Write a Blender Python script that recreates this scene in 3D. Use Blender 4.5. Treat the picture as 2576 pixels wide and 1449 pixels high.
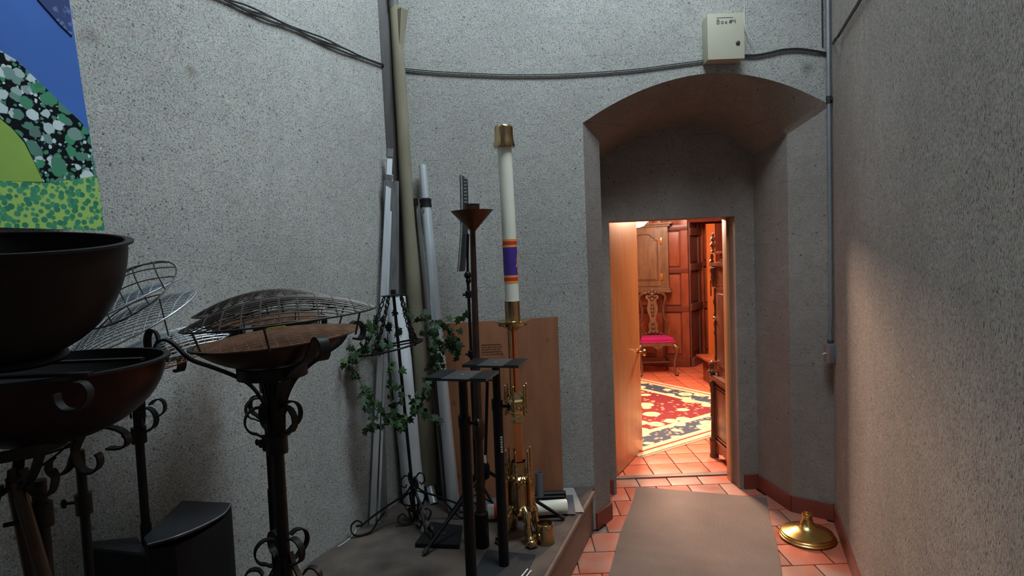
import bpy, bmesh, math, random
from mathutils import Vector, Matrix
random.seed(7)
PI = math.pi
V = Vector
sc = bpy.context.scene
for o in list(bpy.data.objects): bpy.data.objects.remove(o)
COL = sc.collection

# ------------------------------------------------------------------ camera, world, lights, exposure
F, CX, CY = 1500.0, 1288.0, 724.5
pit = math.atan(84.5/F); rol = .04
fw = V((0, math.cos(pit), -math.sin(pit))); r0 = V((1, 0, 0)); u0 = r0.cross(fw)
cr = math.cos(rol)*r0 - math.sin(rol)*u0; cu = math.sin(rol)*r0 + math.cos(rol)*u0
EYE = V((0, 0, 1.7))
cam = bpy.data.objects.new('camera', bpy.data.cameras.new('camera')); COL.objects.link(cam)
cam.data.sensor_width = 36; cam.data.lens = F/2576*36
cam.matrix_world = Matrix(((cr.x, cu.x, -fw.x, 0), (cr.y, cu.y, -fw.y, 0), (cr.z, cu.z, -fw.z, 1.7), (0, 0, 0, 1)))
cam.data.clip_start = .02
sc.camera = cam
sc.view_settings.view_transform = 'Standard'; sc.view_settings.look = 'None'
sc.view_settings.gamma = 1; sc.view_settings.use_curve_mapping = False
sc.view_settings.exposure = 0.0
w = bpy.data.worlds.new('world'); sc.world = w; w.use_nodes = True
w.node_tree.nodes['Background'].inputs[0].default_value = (.32, .38, .45, 1)
w.node_tree.nodes['Background'].inputs[1].default_value = .02

def area(name, loc, target, size, power, color, sy=None):
    l = bpy.data.lights.new(name, 'AREA'); l.energy = power; l.color = color; l.size = size
    if sy: l.shape = 'RECTANGLE'; l.size_y = sy
    o = bpy.data.objects.new(name, l); COL.objects.link(o); o.location = loc
    o.rotation_euler = (V(target)-V(loc)).to_track_quat('-Z', 'Y').to_euler(); return o
area('high_window_light', (1.02, 1.9, 4.75), (-.9, 2.5, 2.0), .9, 245, (.75, .905, 1.0), 2.6)
area('inner_room_light', (1.27, 6.3, 2.30), (1.5, 4.6, .6), .42, 200, (1.0, .67, .48))
area('side_lamp_light', (2.45, 6.35, 2.42), (1.0, 4.5, .9), .4, 100, (1.0, .68, .48))
area('inner_room_light', (1.9, 6.9, 2.55), (2.1, 8.5, 0.7), .6, 48, (1.0, .70, .54))  # added fill for the far end of the inner room, no real lamp

def ray(px, py): return fw*F + cr*(px-CX) + cu*(CY-py)
def P(px, py, Y): d = ray(px, py); return EYE + d*(Y/d.y)          # real point at depth Y
def Z(px, py, z): d = ray(px, py); return EYE + d*((z-1.7)/d.z)    # real point on the level z
PT = .27                                                           # platform top
SL, SR, YF = .45, .383, 3.56
def XL(Y): return -.665-SL*(YF-Y)
def XR(Y): return 1.918-SR*(YF-Y)
def onL(px, py, off=0):                                            # point on the left wall
    n = V((1, -SL, 0)).normalized(); p0 = V((XL(YF), YF, 0)) + n*off; d = ray(px, py)
    return EYE + d*((p0-EYE).dot(n)/d.dot(n))
def onR(px, py, off=0):
    n = V((-1, SR, 0)).normalized(); p0 = V((XR(YF), YF, 0)) + n*off; d = ray(px, py)
    return EYE + d*((p0-EYE).dot(n)/d.dot(n))

# ------------------------------------------------------------------ materials
def newmat(name):
    m = bpy.data.materials.new(name); m.use_nodes = True; nt = m.node_tree
    return m, nt, nt.nodes['Principled BSDF']
def N(nt, t, **k):
    n = nt.nodes.new(t)
    for a, b in k.items(): setattr(n, a, b)
    return n
def ramp(nt, src, stops):
    r = N(nt, 'ShaderNodeValToRGB'); e = r.color_ramp.elements
    while len(e) < len(stops): e.new(.5)
    for i, (p, c) in enumerate(stops):
        e[i].position = p; e[i].color = (c, c, c, 1) if isinstance(c, (int, float)) else (*c, 1)
    nt.links.new(src, r.inputs[0]); return r.outputs[0]
def mixc(nt, fac, a, b, mode='MIX'):
    m = N(nt, 'ShaderNodeMix', data_type='RGBA', blend_type=mode)
    for s, v in ((m.inputs[0], fac), (m.inputs[6], a), (m.inputs[7], b)):
        if hasattr(v, 'links') or hasattr(v, 'node'): nt.links.new(v, s)
        else: s.default_value = v if isinstance(v, float) else (*v, 1)
    return m.outputs[2]
def coords(nt, scale=(1, 1, 1), kind='Object', rot=(0, 0, 0)):
    t = N(nt, 'ShaderNodeTexCoord'); mp = N(nt, 'ShaderNodeMapping'); mp.inputs[3].default_value = scale; mp.inputs[2].default_value = rot
    nt.links.new(t.outputs[kind], mp.inputs[0]); return mp.outputs[0]
def noise(nt, vec, s, d=3, rough=.55):
    n = N(nt, 'ShaderNodeTexNoise'); n.inputs['Scale'].default_value = s; n.inputs['Detail'].default_value = d
    n.inputs['Roughness'].default_value = rough; nt.links.new(vec, n.inputs['Vector']); return n.outputs[0]
def bump(nt, b, h, strength, dist=.002):
    n = N(nt, 'ShaderNodeBump'); n.inputs['Strength'].default_value = strength; n.inputs['Distance'].default_value = dist
    nt.links.new(h, n.inputs['Height']); nt.links.new(n.outputs[0], b.inputs['Normal'])
def basic(name, c1, c2=None, rough=.5, metal=0., scale=8, sc3=(1, 1, 1), bs=.15, bd=.001, bscale=None, detail=4, r2=None, spec=None):
    m, nt, b = newmat(name); v = coords(nt, sc3)
    c2 = c2 or tuple(x*.7 for x in c1)
    n = noise(nt, v, scale, detail)
    nt.links.new(mixc(nt, ramp(nt, n, [(.35, 0), (.68, 1)]), c1, c2), b.inputs['Base Color'])
    b.inputs['Metallic'].default_value = metal; b.inputs['Roughness'].default_value = rough
    if r2 is not None: nt.links.new(ramp(nt, n, [(.3, rough), (.7, r2)]), b.inputs['Roughness'])
    if spec is not None: b.inputs['Specular IOR Level'].default_value = spec
    if bs: bump(nt, b, noise(nt, v, bscale or scale*6, 3), bs, bd)
    return m
M = {}
def concrete(name, base, flow=(1, 1, 1), lines=True, stains=(), fk=1.):
    m, nt, b = newmat(name); v = coords(nt, flow); v1 = coords(nt)
    big = noise(nt, v1, 1.3, 4); mid = noise(nt, v1, 14, 5)
    col = mixc(nt, ramp(nt, big, [(.3, 0), (.7, 1)]), tuple(x*1.2 for x in base), tuple(x*.84 for x in base))
    col = mixc(nt, ramp(nt, mid, [(.35, 0), (.7, .45)]), col, tuple(x*.72 for x in base))
    # light and dark pebbles of uneven outline
    nz = N(nt, 'ShaderNodeTexNoise'); nz.inputs['Scale'].default_value = 75; nz.inputs['Detail'].default_value = 2; nt.links.new(v, nz.inputs['Vector'])
    ad = N(nt, 'ShaderNodeMix', data_type='RGBA', blend_type='ADD'); ad.inputs[0].default_value = .022; nt.links.new(v, ad.inputs[6]); nt.links.new(nz.outputs['Color'], ad.inputs[7]); vd = ad.outputs[2]
    vo = N(nt, 'ShaderNodeTexVoronoi'); vo.inputs['Scale'].default_value = 125; nt.links.new(vd, vo.inputs['Vector'])
    sep = N(nt, 'ShaderNodeSeparateColor'); nt.links.new(vo.outputs['Color'], sep.inputs[0])
    spot = ramp(nt, vo.outputs['Distance'], [(.20, 1), (.42, 0)])
    def mul(a, c):
        q = N(nt, 'ShaderNodeMath', operation='MULTIPLY'); nt.links.new(a, q.inputs[0])
        if isinstance(c, float): q.inputs[1].default_value = c
        else: nt.links.new(c, q.inputs[1])
        return q.outputs[0]
    dark = mul(spot, ramp(nt, sep.outputs[0], [(.20, 1), (.36, 0)]))
    light = mul(spot, ramp(nt, sep.outputs[1], [(.55, 0), (.8, 1)]))
    col = mixc(nt, mul(light, .5*fk), col, tuple(min(1, x*1.7) for x in base))
    col = mixc(nt, mul(dark, .85*fk), col, tuple(x*.22 for x in base))
    vo2 = N(nt, 'ShaderNodeTexVoronoi'); vo2.inputs['Scale'].default_value = 30; nt.links.new(vd, vo2.inputs['Vector'])
    sep2 = N(nt, 'ShaderNodeSeparateColor'); nt.links.new(vo2.outputs['Color'], sep2.inputs[0])
    pit_ = mul(ramp(nt, vo2.outputs['Distance'], [(.12, 1), (.2, 0)]), ramp(nt, sep2.outputs[2], [(.13, 1), (.16, 0)]))
    col = mixc(nt, mul(pit_, .8), col, tuple(x*.15 for x in base))
    fine = noise(nt, v, 170, 3, .75)
    hue = N(nt, 'ShaderNodeTexNoise'); hue.inputs['Scale'].default_value = 55; hue.inputs['Detail'].default_value = 3; nt.links.new(v, hue.inputs['Vector'])
    col = mixc(nt, .17, col, hue.outputs['Color'], 'OVERLAY')
    col = mixc(nt, ramp(nt, fine, [(.53, 0), (.66, .45*fk)]), col, tuple(min(1, x*1.55) for x in base))
    col = mixc(nt, ramp(nt, fine, [(.38, .72*fk), (.50, 0)]), col, tuple(x*.36 for x in base))
    if lines:   # board marks of the formwork, every 19 cm
        s = N(nt, 'ShaderNodeSeparateXYZ'); nt.links.new(v1, s.inputs[0])
        w_ = N(nt, 'ShaderNodeMath', operation='ADD'); nt.links.new(s.outputs[2], w_.inputs[0])
        nt.links.new(mul(noise(nt, v1, 3, 2), .02), w_.inputs[1])
        q = N(nt, 'ShaderNodeMath', operation='PINGPONG'); nt.links.new(w_.outputs[0], q.inputs[0]); q.inputs[1].default_value = .095
        line = mul(ramp(nt, q.outputs[0], [(.0, 1), (.004, 0)]), ramp(nt, noise(nt, v1, 5, 3), [(.46, 0), (.62, .75)]))
        col = mixc(nt, line, col, tuple(x*.55 for x in base))
    for (c_, sx, sz, dark_, tint) in stains:     # rust and water stains of the concrete itself
        mp = N(nt, 'ShaderNodeMapping'); k_ = (1/sx, 1/sx, 1/sz); mp.inputs[3].default_value = k_; mp.inputs[1].default_value = (-c_[0]*k_[0], -c_[1]*k_[1], -c_[2]*k_[2])
        nt.links.new(v1, mp.inputs[0]); gr = N(nt, 'ShaderNodeTexGradient', gradient_type='SPHERICAL'); nt.links.new(mp.outputs[0], gr.inputs[0])
        col = mixc(nt, mul(mul(ramp(nt, gr.outputs[1], [(0, 0), (.8, 1)]), ramp(nt, noise(nt, v1, 9, 4), [(.3, .35), (.65, 1)])), dark_), col, tint)
    nt.links.new(col, b.inputs['Base Color']); b.inputs['Roughness'].default_value = .9; b.inputs['Specular IOR Level'].default_value = .2
    h = N(nt, 'ShaderNodeMath', operation='SUBTRACT'); nt.links.new(fine, h.inputs[0]); nt.links.new(dark, h.inputs[1])
    bump(nt, b, h.outputs[0], .6, .003)
    return m
M['wall'] = concrete('concrete', (.37, .36, .335))
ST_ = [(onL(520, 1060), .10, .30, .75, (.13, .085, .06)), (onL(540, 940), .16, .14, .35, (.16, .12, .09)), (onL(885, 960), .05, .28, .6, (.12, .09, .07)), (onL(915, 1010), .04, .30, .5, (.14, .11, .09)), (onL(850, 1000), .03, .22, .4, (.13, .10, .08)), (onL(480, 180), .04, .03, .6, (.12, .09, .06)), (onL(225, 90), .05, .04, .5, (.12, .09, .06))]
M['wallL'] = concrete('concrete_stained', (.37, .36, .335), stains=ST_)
M['wallF'] = concrete('concrete_front', (.37, .36, .335), stains=[(P(2035, 172, 3.56), .06, .06, .7, (.08, .065, .05)), (P(2085, 40, 3.56), .05, .5, .6, (.12, .10, .09)), (P(1500, 1100, 3.56), .05, .5, .35, (.15, .13, .11))])
M['wallR'] = concrete('concrete_rough', (.36, .325, .295), (1.2, 1.2, .55), False)
M['niche'] = concrete('concrete_niche', (.27, .235, .21), fk=.5)  # warm bounce light is put into this browner base colour
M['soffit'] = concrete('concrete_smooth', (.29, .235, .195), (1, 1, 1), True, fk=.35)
M['iron'] = basic('wrought_iron', (.006, .0055, .0055), (.012, .010, .009), .5, .15, 30, spec=.3)
M['black'] = basic('black_steel', (.004, .004, .005), (.006, .006, .007), .5, 0, 20, bs=.05, spec=.25)
M['blackmat'] = basic('black_rubber', (.014, .015, .018), (.02, .02, .023), .8, 0, 40)
M['bowl'] = basic('dark_bronze', (.022, .012, .009), (.012, .008, .007), .45, .5, 5, r2=.6)
M['bowlin'] = basic('dull_iron_inside', (.012, .011, .012), (.009, .008, .009), .8, 0, 9, spec=.15)
M['cop'] = basic('aged_copper', (.15, .065, .035), (.06, .03, .02), .34, .95, 4, r2=.5)
M['copdark'] = basic('blackened_copper', (.07, .028, .018), (.02, .012, .010), .36, .85, 4, r2=.5)
M['coparm'] = basic('brown_bronze', (.075, .045, .034), (.045, .03, .024), .45, .7, 12)
M['rust'] = basic('rusty_wire', (.19, .085, .04), (.11, .05, .028), .85, .2, 40)
M['wire'] = basic('dark_wire', (.045, .042, .04), (.08, .06, .05), .5, .7, 60)
M['zinc'] = basic('galvanised_wire', (.50, .53, .56), (.33, .35, .38), .4, .75, 40)
M['alu'] = basic('aluminium', (.66, .70, .74), (.56, .60, .64), .36, .55, 3, sc3=(8, 8, 1), bs=.03)
M['brass'] = basic('polished_brass', (.55, .40, .22), (.38, .26, .13), .17, 1, 8, bs=.06, r2=.26)
M['brasshi'] = basic('bright_brass', (.62, .47, .24), (.52, .38, .18), .17, 1, 6, bs=.03)
M['brassbase'] = basic('lacquered_brass', (.86, .64, .24), (.80, .56, .18), .22, 1, 6, bs=.03)
M['edge'] = basic('worn_board_edge', (.21, .14, .11), (.14, .09, .075), .6, 0, 8, bs=.2)
M['copper'] = basic('polished_copper', (.86, .36, .15), (.78, .28, .11), .15, 1, 4, bs=.02)
M['wax'] = basic('candle_wax', (.74, .73, .62), (.68, .67, .56), .42, 0, 5, bs=.05)
M['red'] = basic('red_band', (.62, .03, .03), (.55, .025, .03), .5, bs=0)
M['gold'] = basic('gold_band', (.80, .42, .05), (.72, .36, .05), .45, .2, bs=0)
M['purple'] = basic('purple_band', (.06, .025, .27), (.05, .02, .2), .5, bs=0)
M['canvas'] = basic('olive_canvas', (.215, .19, .125), (.155, .135, .09), .85, 0, 7, sc3=(1, 1, .4), bs=.4, bd=.004, bscale=20)
M['beam'] = basic('dark_stained_wood', (.055, .045, .042), (.028, .023, .022), .5, 0, 10, sc3=(6, 6, .6))
M['greywood'] = basic('grey_weathered_wood', (.16, .15, .15), (.09, .085, .085), .6, 0, 10, sc3=(6, 6, .6))
M['paper'] = basic('white_paper', (.82, .85, .88), (.72, .76, .80), .6, 0, 5, bs=.5, bd=.006, bscale=9)
M['card'] = basic('greyish_board', (.34, .31, .28), (.28, .255, .235), .8, 0, 6, bs=.05)
M['tarp'] = basic('grey_sheet', (.09, .092, .10), (.07, .07, .078), .6, 0, 4, bs=.1)
M['pvc'] = basic('grey_pipe', (.14, .14, .145), (.11, .11, .115), .5, 0, 4, bs=.02)
M['box'] = basic('cream_enamel', (.46, .43, .33), (.43, .40, .31), .45, 0, 3, bs=.02)
M['ink'] = basic('marker_ink', (.02, .03, .07), (.02, .025, .05), .6, 0, bs=0)
M['cable'] = basic('cable_sheath', (.02, .02, .022), (.03, .03, .03), .5, 0, 30, bs=0)
M['cablewhite'] = basic('white_cable', (.6, .62, .62), (.5, .52, .52), .5, 0, bs=0)
M['conduit'] = basic('grey_conduit', (.30, .33, .36), (.24, .26, .28), .42, .6, 5, bs=.02)
M['paintwood'] = basic('platform_boards', (.125, .092, .072), (.045, .035, .03), .75, 0, 5, bs=.3, bscale=60, detail=7)
M['platside'] = basic('platform_side_ply', (.15, .095, .07), (.10, .06, .045), .55, 0, 4, sc3=(1, 1, 3), bs=.1)
M['doorwood'] = basic('oak_veneer_door', (.55, .27, .105), (.44, .20, .075), .3, 0, 5, sc3=(5, 5, .5), bs=.06)
M['jambwood'] = basic('oak_jamb', (.50, .27, .12), (.36, .18, .08), .4, 0, 5, sc3=(5, 5, .5))
M['cherry'] = basic('cherry_panelling', (.30, .075, .030), (.21, .045, .02), .3, 0, 5, sc3=(3, 3, .8), bs=.05)
M['cherrydark'] = basic('cherry_rail', (.17, .036, .018), (.12, .026, .013), .3, 0, 5, sc3=(3, 3, .8), bs=.05)
M['plum'] = basic('plum_brown_panel', (.17, .065, .05), (.13, .05, .04), .35, 0, 5, sc3=(3, 3, .8), bs=.05)
M['orangewood'] = basic('orange_door_wood', (.70, .20, .05), (.60, .16, .04), .35, 0, 5, sc3=(4, 4, .5))
M['oakold'] = basic('old_oak_cupboard', (.21, .115, .055), (.13, .068, .034), .4, 0, 6, sc3=(4, 4, .8), bs=.2)
M['walnut'] = basic('carved_walnut', (.15, .065, .035), (.085, .038, .022), .25, 0, 9, sc3=(3, 3, 1), bs=.15)
M['mahog'] = basic('dresser_mahogany', (.17, .062, .036), (.10, .036, .022), .27, 0, 6, sc3=(2, 2, 1), bs=.05)
M['gloss'] = basic('polished_mahogany_edge', (.22, .09, .055), (.16, .06, .04), .12, 0, 6, sc3=(2, 2, 1), bs=.02)
M['magenta'] = basic('magenta_velvet', (.46, .006, .15), (.38, .005, .12), .8, 0, 10)
M['skirt'] = basic('red_tile_base', (.21, .045, .032), (.16, .035, .026), .42, 0, 5, bs=.1)
M['grout'] = basic('grout', (.21, .155, .125), (.16, .12, .10), .9, 0, 20)
M['plaster'] = basic('warm_plaster', (.55, .42, .33), None, .9, 0, 3)
M['yellow'] = basic('yellow_tape', (.75, .75, .05), None, .5, bs=0)
M['white'] = basic('white_label', (.75, .75, .75), (.68, .68, .68), .6, bs=0)
M['stampink'] = basic('brown_stamp_ink', (.10, .045, .03), None, .8, bs=0)
M['dust'] = basic('dusty_lid', (.025, .028, .035), (.012, .013, .017), .4, 0, 6, bs=.3, bscale=12)
M['boxblack'] = basic('black_painted_box', (.006, .006, .007), (.009, .009, .010), .6, 0, 9, bs=.2, spec=.25)
M['leafc'] = basic('leather_book', (.20, .05, .03), None, .6, bs=0)

def plyw():
    m, nt, b = newmat('plywood'); v = coords(nt, (3, 3, .45)); n = noise(nt, v, 5, 6)
    col = mixc(nt, ramp(nt, n, [(.35, 0), (.7, 1)]), (.27, .11, .05), (.19, .072, .035))
    v2 = coords(nt, (1, 1, .7)); vo = N(nt, 'ShaderNodeTexVoronoi'); vo.inputs['Scale'].default_value = 9; nt.links.new(v2, vo.inputs['Vector'])
    k = ramp(nt, vo.outputs['Distance'], [(.03, .8), (.09, .35), (.16, 0)])
    nt.links.new(mixc(nt, k, col, (.11, .045, .025)), b.inputs['Base Color']); b.inputs['Roughness'].default_value = .5
    bump(nt, b, n, .1); return m
M['ply'] = plyw()
def tilemat(name, c1, c2, dusty):
    m, nt, b = newmat(name); v = coords(nt); oi = N(nt, 'ShaderNodeObjectInfo')
    g = N(nt, 'ShaderNodeTexCoord'); n = noise(nt, v, 6, 5); 
    geo = N(nt, 'ShaderNodeNewGeometry'); pn = noise(nt, geo.outputs['Position'], 2.6, 5)
    col = mixc(nt, oi.outputs['Random'], c1, c2)
    col = mixc(nt, ramp(nt, n, [(.4, 0), (.75, .5)]), col, tuple(x*.7 for x in c1))
    if dusty: col = mixc(nt, ramp(nt, pn, [(.46, 0), (.66, .8)]), col, (.30, .235, .19))
    nt.links.new(col, b.inputs['Base Color']); b.inputs['Roughness'].default_value = .42
    nt.links.new(ramp(nt, n, [(.3, .3), (.7, .55)]), b.inputs['Roughness']); bump(nt, b, n, .15, .002); return m
M['tile'] = tilemat('terracotta_dusty', (.50, .13, .075), (.36, .095, .055), True)
M['tilein'] = tilemat('terracotta_waxed', (.60, .15, .075), (.50, .12, .06), False)
def matmat():
    m, nt, b = newmat('ribbed_rubber'); v = coords(nt); s = N(nt, 'ShaderNodeTexWave'); s.wave_type = 'BANDS'; s.bands_direction = 'X'
    s.inputs['Scale'].default_value = 42; s.inputs['Distortion'].default_value = 0; nt.links.new(v, s.inputs['Vector'])
    n = noise(nt, v, 3, 6); f = noise(nt, v, 160, 2)
    col = mixc(nt, ramp(nt, n, [(.35, 0), (.7, 1)]), (.17, .125, .105), (.125, .092, .078))
    col = mixc(nt, ramp(nt, s.outputs[0], [(.2, .35), (.6, 0)]), col, (.08, .06, .05))
    col = mixc(nt, ramp(nt, f, [(.76, 0), (.8, .8)]), col, (.6, .5, .42))
    nt.links.new(col, b.inputs['Base Color']); b.inputs['Roughness'].default_value = .75; bump(nt, b, s.outputs[0], .5, .002); return m
M['mat'] = matmat()
def flowers(name, bg, pet, mid, scale, thr=.42, extra=None, rough=.9, kind='Object'):
    m, nt, b = newmat(name); v = coords(nt)
    nz = N(nt, 'ShaderNodeTexNoise'); nz.inputs['Scale'].default_value = scale*2.2; nt.links.new(v, nz.inputs['Vector'])
    ad = N(nt, 'ShaderNodeMix', data_type='RGBA'); ad.inputs[0].default_value = .16/scale if scale < 8 else .045; nt.links.new(v, ad.inputs[6]); nt.links.new(nz.outputs['Color'], ad.inputs[7])
    vo = N(nt, 'ShaderNodeTexVoronoi'); vo.inputs['Scale'].default_value = scale; vo.inputs['Randomness'].default_value = .75; nt.links.new(ad.outputs[2], vo.inputs['Vector'])
    sm = N(nt, 'ShaderNodeTexVoronoi'); sm.inputs['Scale'].default_value = scale*3.3; nt.links.new(ad.outputs[2], sm.inputs['Vector'])
    col = mixc(nt, ramp(nt, sm.outputs['Distance'], [(.22, .85), (.34, 0)]), bg, extra or pet)
    col = mixc(nt, ramp(nt, vo.outputs['Distance'], [(thr, 1), (thr+.05, 0)]), col, pet)
    col = mixc(nt, ramp(nt, vo.outputs['Distance'], [(thr*.35, 1), (thr*.5, 0)]), col, mid)
    nt.links.new(col, b.inputs['Base Color']); b.inputs['Roughness'].default_value = rough; bump(nt, b, noise(nt, v, 300, 1), .2, .001); return m
M['rugfield'] = flowers('rug_red_field', (.14, .005, .011), (.74, .52, .25), (.60, .32, .14), 4.6, .36, (.50, .24, .12))
M['rugborder'] = flowers('rug_navy_border', (.03, .045, .075), (.74, .54, .28), (.60, .30, .14), 5.4, .40, (.46, .28, .16))
M['rugcream'] = flowers('rug_cream_guard', (.56, .42, .25), (.56, .42, .25), (.25, .12, .10), 9, .2, (.42, .22, .14))
M['rugred'] = basic('rug_red_stripe', (.34, .015, .02), None, .95, 0, 60)
M['rugfringe'] = basic('rug_fringe', (.52, .43, .30), None, .95, 0, 90)
M['bblue'] = basic('royal_blue_cloth', (.028, .11, .40), (.022, .09, .34), .8, 0, 4, bs=.1)
M['bdeep'] = flowers('night_blue_print', (.012, .03, .13), (.05, .12, .32), (.25, .35, .5), 12, .2, (.08, .15, .33), .8)
def floral():
    m, nt, b = newmat('black_floral_print'); v = coords(nt); col = (.004, .006, .008)
    nz = N(nt, 'ShaderNodeTexNoise'); nz.inputs['Scale'].default_value = 60; nt.links.new(v, nz.inputs['Vector'])
    ad = N(nt, 'ShaderNodeMix', data_type='RGBA', blend_type='ADD'); ad.inputs[0].default_value = .012; nt.links.new(v, ad.inputs[6]); nt.links.new(nz.outputs['Color'], ad.inputs[7])
    for scl, thr in ((75, .42), (34, .50), (21, .42)):
        vo = N(nt, 'ShaderNodeTexVoronoi'); vo.inputs['Scale'].default_value = scl; vo.inputs['Randomness'].default_value = .9; nt.links.new(ad.outputs[2], vo.inputs['Vector'])
        sp = N(nt, 'ShaderNodeSeparateColor'); nt.links.new(vo.outputs['Color'], sp.inputs[0])
        c = ramp(nt, sp.outputs[0], [(0, (.10, .17, .15)), (.3, (.05, .24, .12)), (.55, (.09, .20, .16)), (.7, (.42, .52, .52)), (.85, (.52, .60, .62))])
        q = N(nt, 'ShaderNodeMath', operation='MULTIPLY'); nt.links.new(ramp(nt, vo.outputs['Distance'], [(thr, 1), (thr+.06, 0)]), q.inputs[0]); nt.links.new(ramp(nt, sp.outputs[1], [(.25, 0), (.3, 1)]), q.inputs[1])
        col = mixc(nt, q.outputs[0], col, c)
    nt.links.new(col, b.inputs['Base Color']); b.inputs['Roughness'].default_value = .85; b.inputs['Specular IOR Level'].default_value = .1; return m
M['bfloral'] = floral()
M['blime'] = basic('lime_cloth', (.24, .38, .055), (.19, .31, .05), .8, 0, 5, bs=.1)
def leafprint():
    m, nt, b = newmat('green_leaf_print'); v = coords(nt)
    vo = N(nt, 'ShaderNodeTexVoronoi'); vo.inputs['Scale'].default_value = 62; nt.links.new(v, vo.inputs['Vector'])
    sp = N(nt, 'ShaderNodeSeparateColor'); nt.links.new(vo.outputs['Color'], sp.inputs[0])
    vo.inputs['Randomness'].default_value = .85
    g = mixc(nt, sp.outputs[0], (.012, .16, .09), (.04, .26, .12))
    col = mixc(nt, ramp(nt, vo.outputs['Distance'], [(.50, 0), (.60, 1)]), g, (.30, .46, .10))
    nt.links.new(col, b.inputs['Base Color']); b.inputs['Roughness'].default_value = .8; return m
M['bleaf'] = leafprint()
def leafmat():
    m, nt, b = newmat('ivy_leaf'); oi = N(nt, 'ShaderNodeObjectInfo'); v = coords(nt)
    col = mixc(nt, ramp(nt, oi.outputs['Random'], [(.0, 0), (.8, .35), (1, 1)]), (.010, .028, .013), (.06, .12, .03))
    nt.links.new(col, b.inputs['Base Color']); b.inputs['Roughness'].default_value = .6; b.inputs['Specular IOR Level'].default_value = .25; return m
M['ivy'] = leafmat()
M['vine'] = basic('vine_stem', (.10, .12, .05), None, .8, bs=0)
def emis(name, c, s):
    m, nt, b = newmat(name); b.inputs['Emission Color'].default_value = (*c, 1); b.inputs['Emission Strength'].default_value = s
    b.inputs['Base Color'].default_value = (.9, .85, .75, 1); return m
M['glow'] = emis('glowing_glass', (1, .82, .66), 6)

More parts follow.
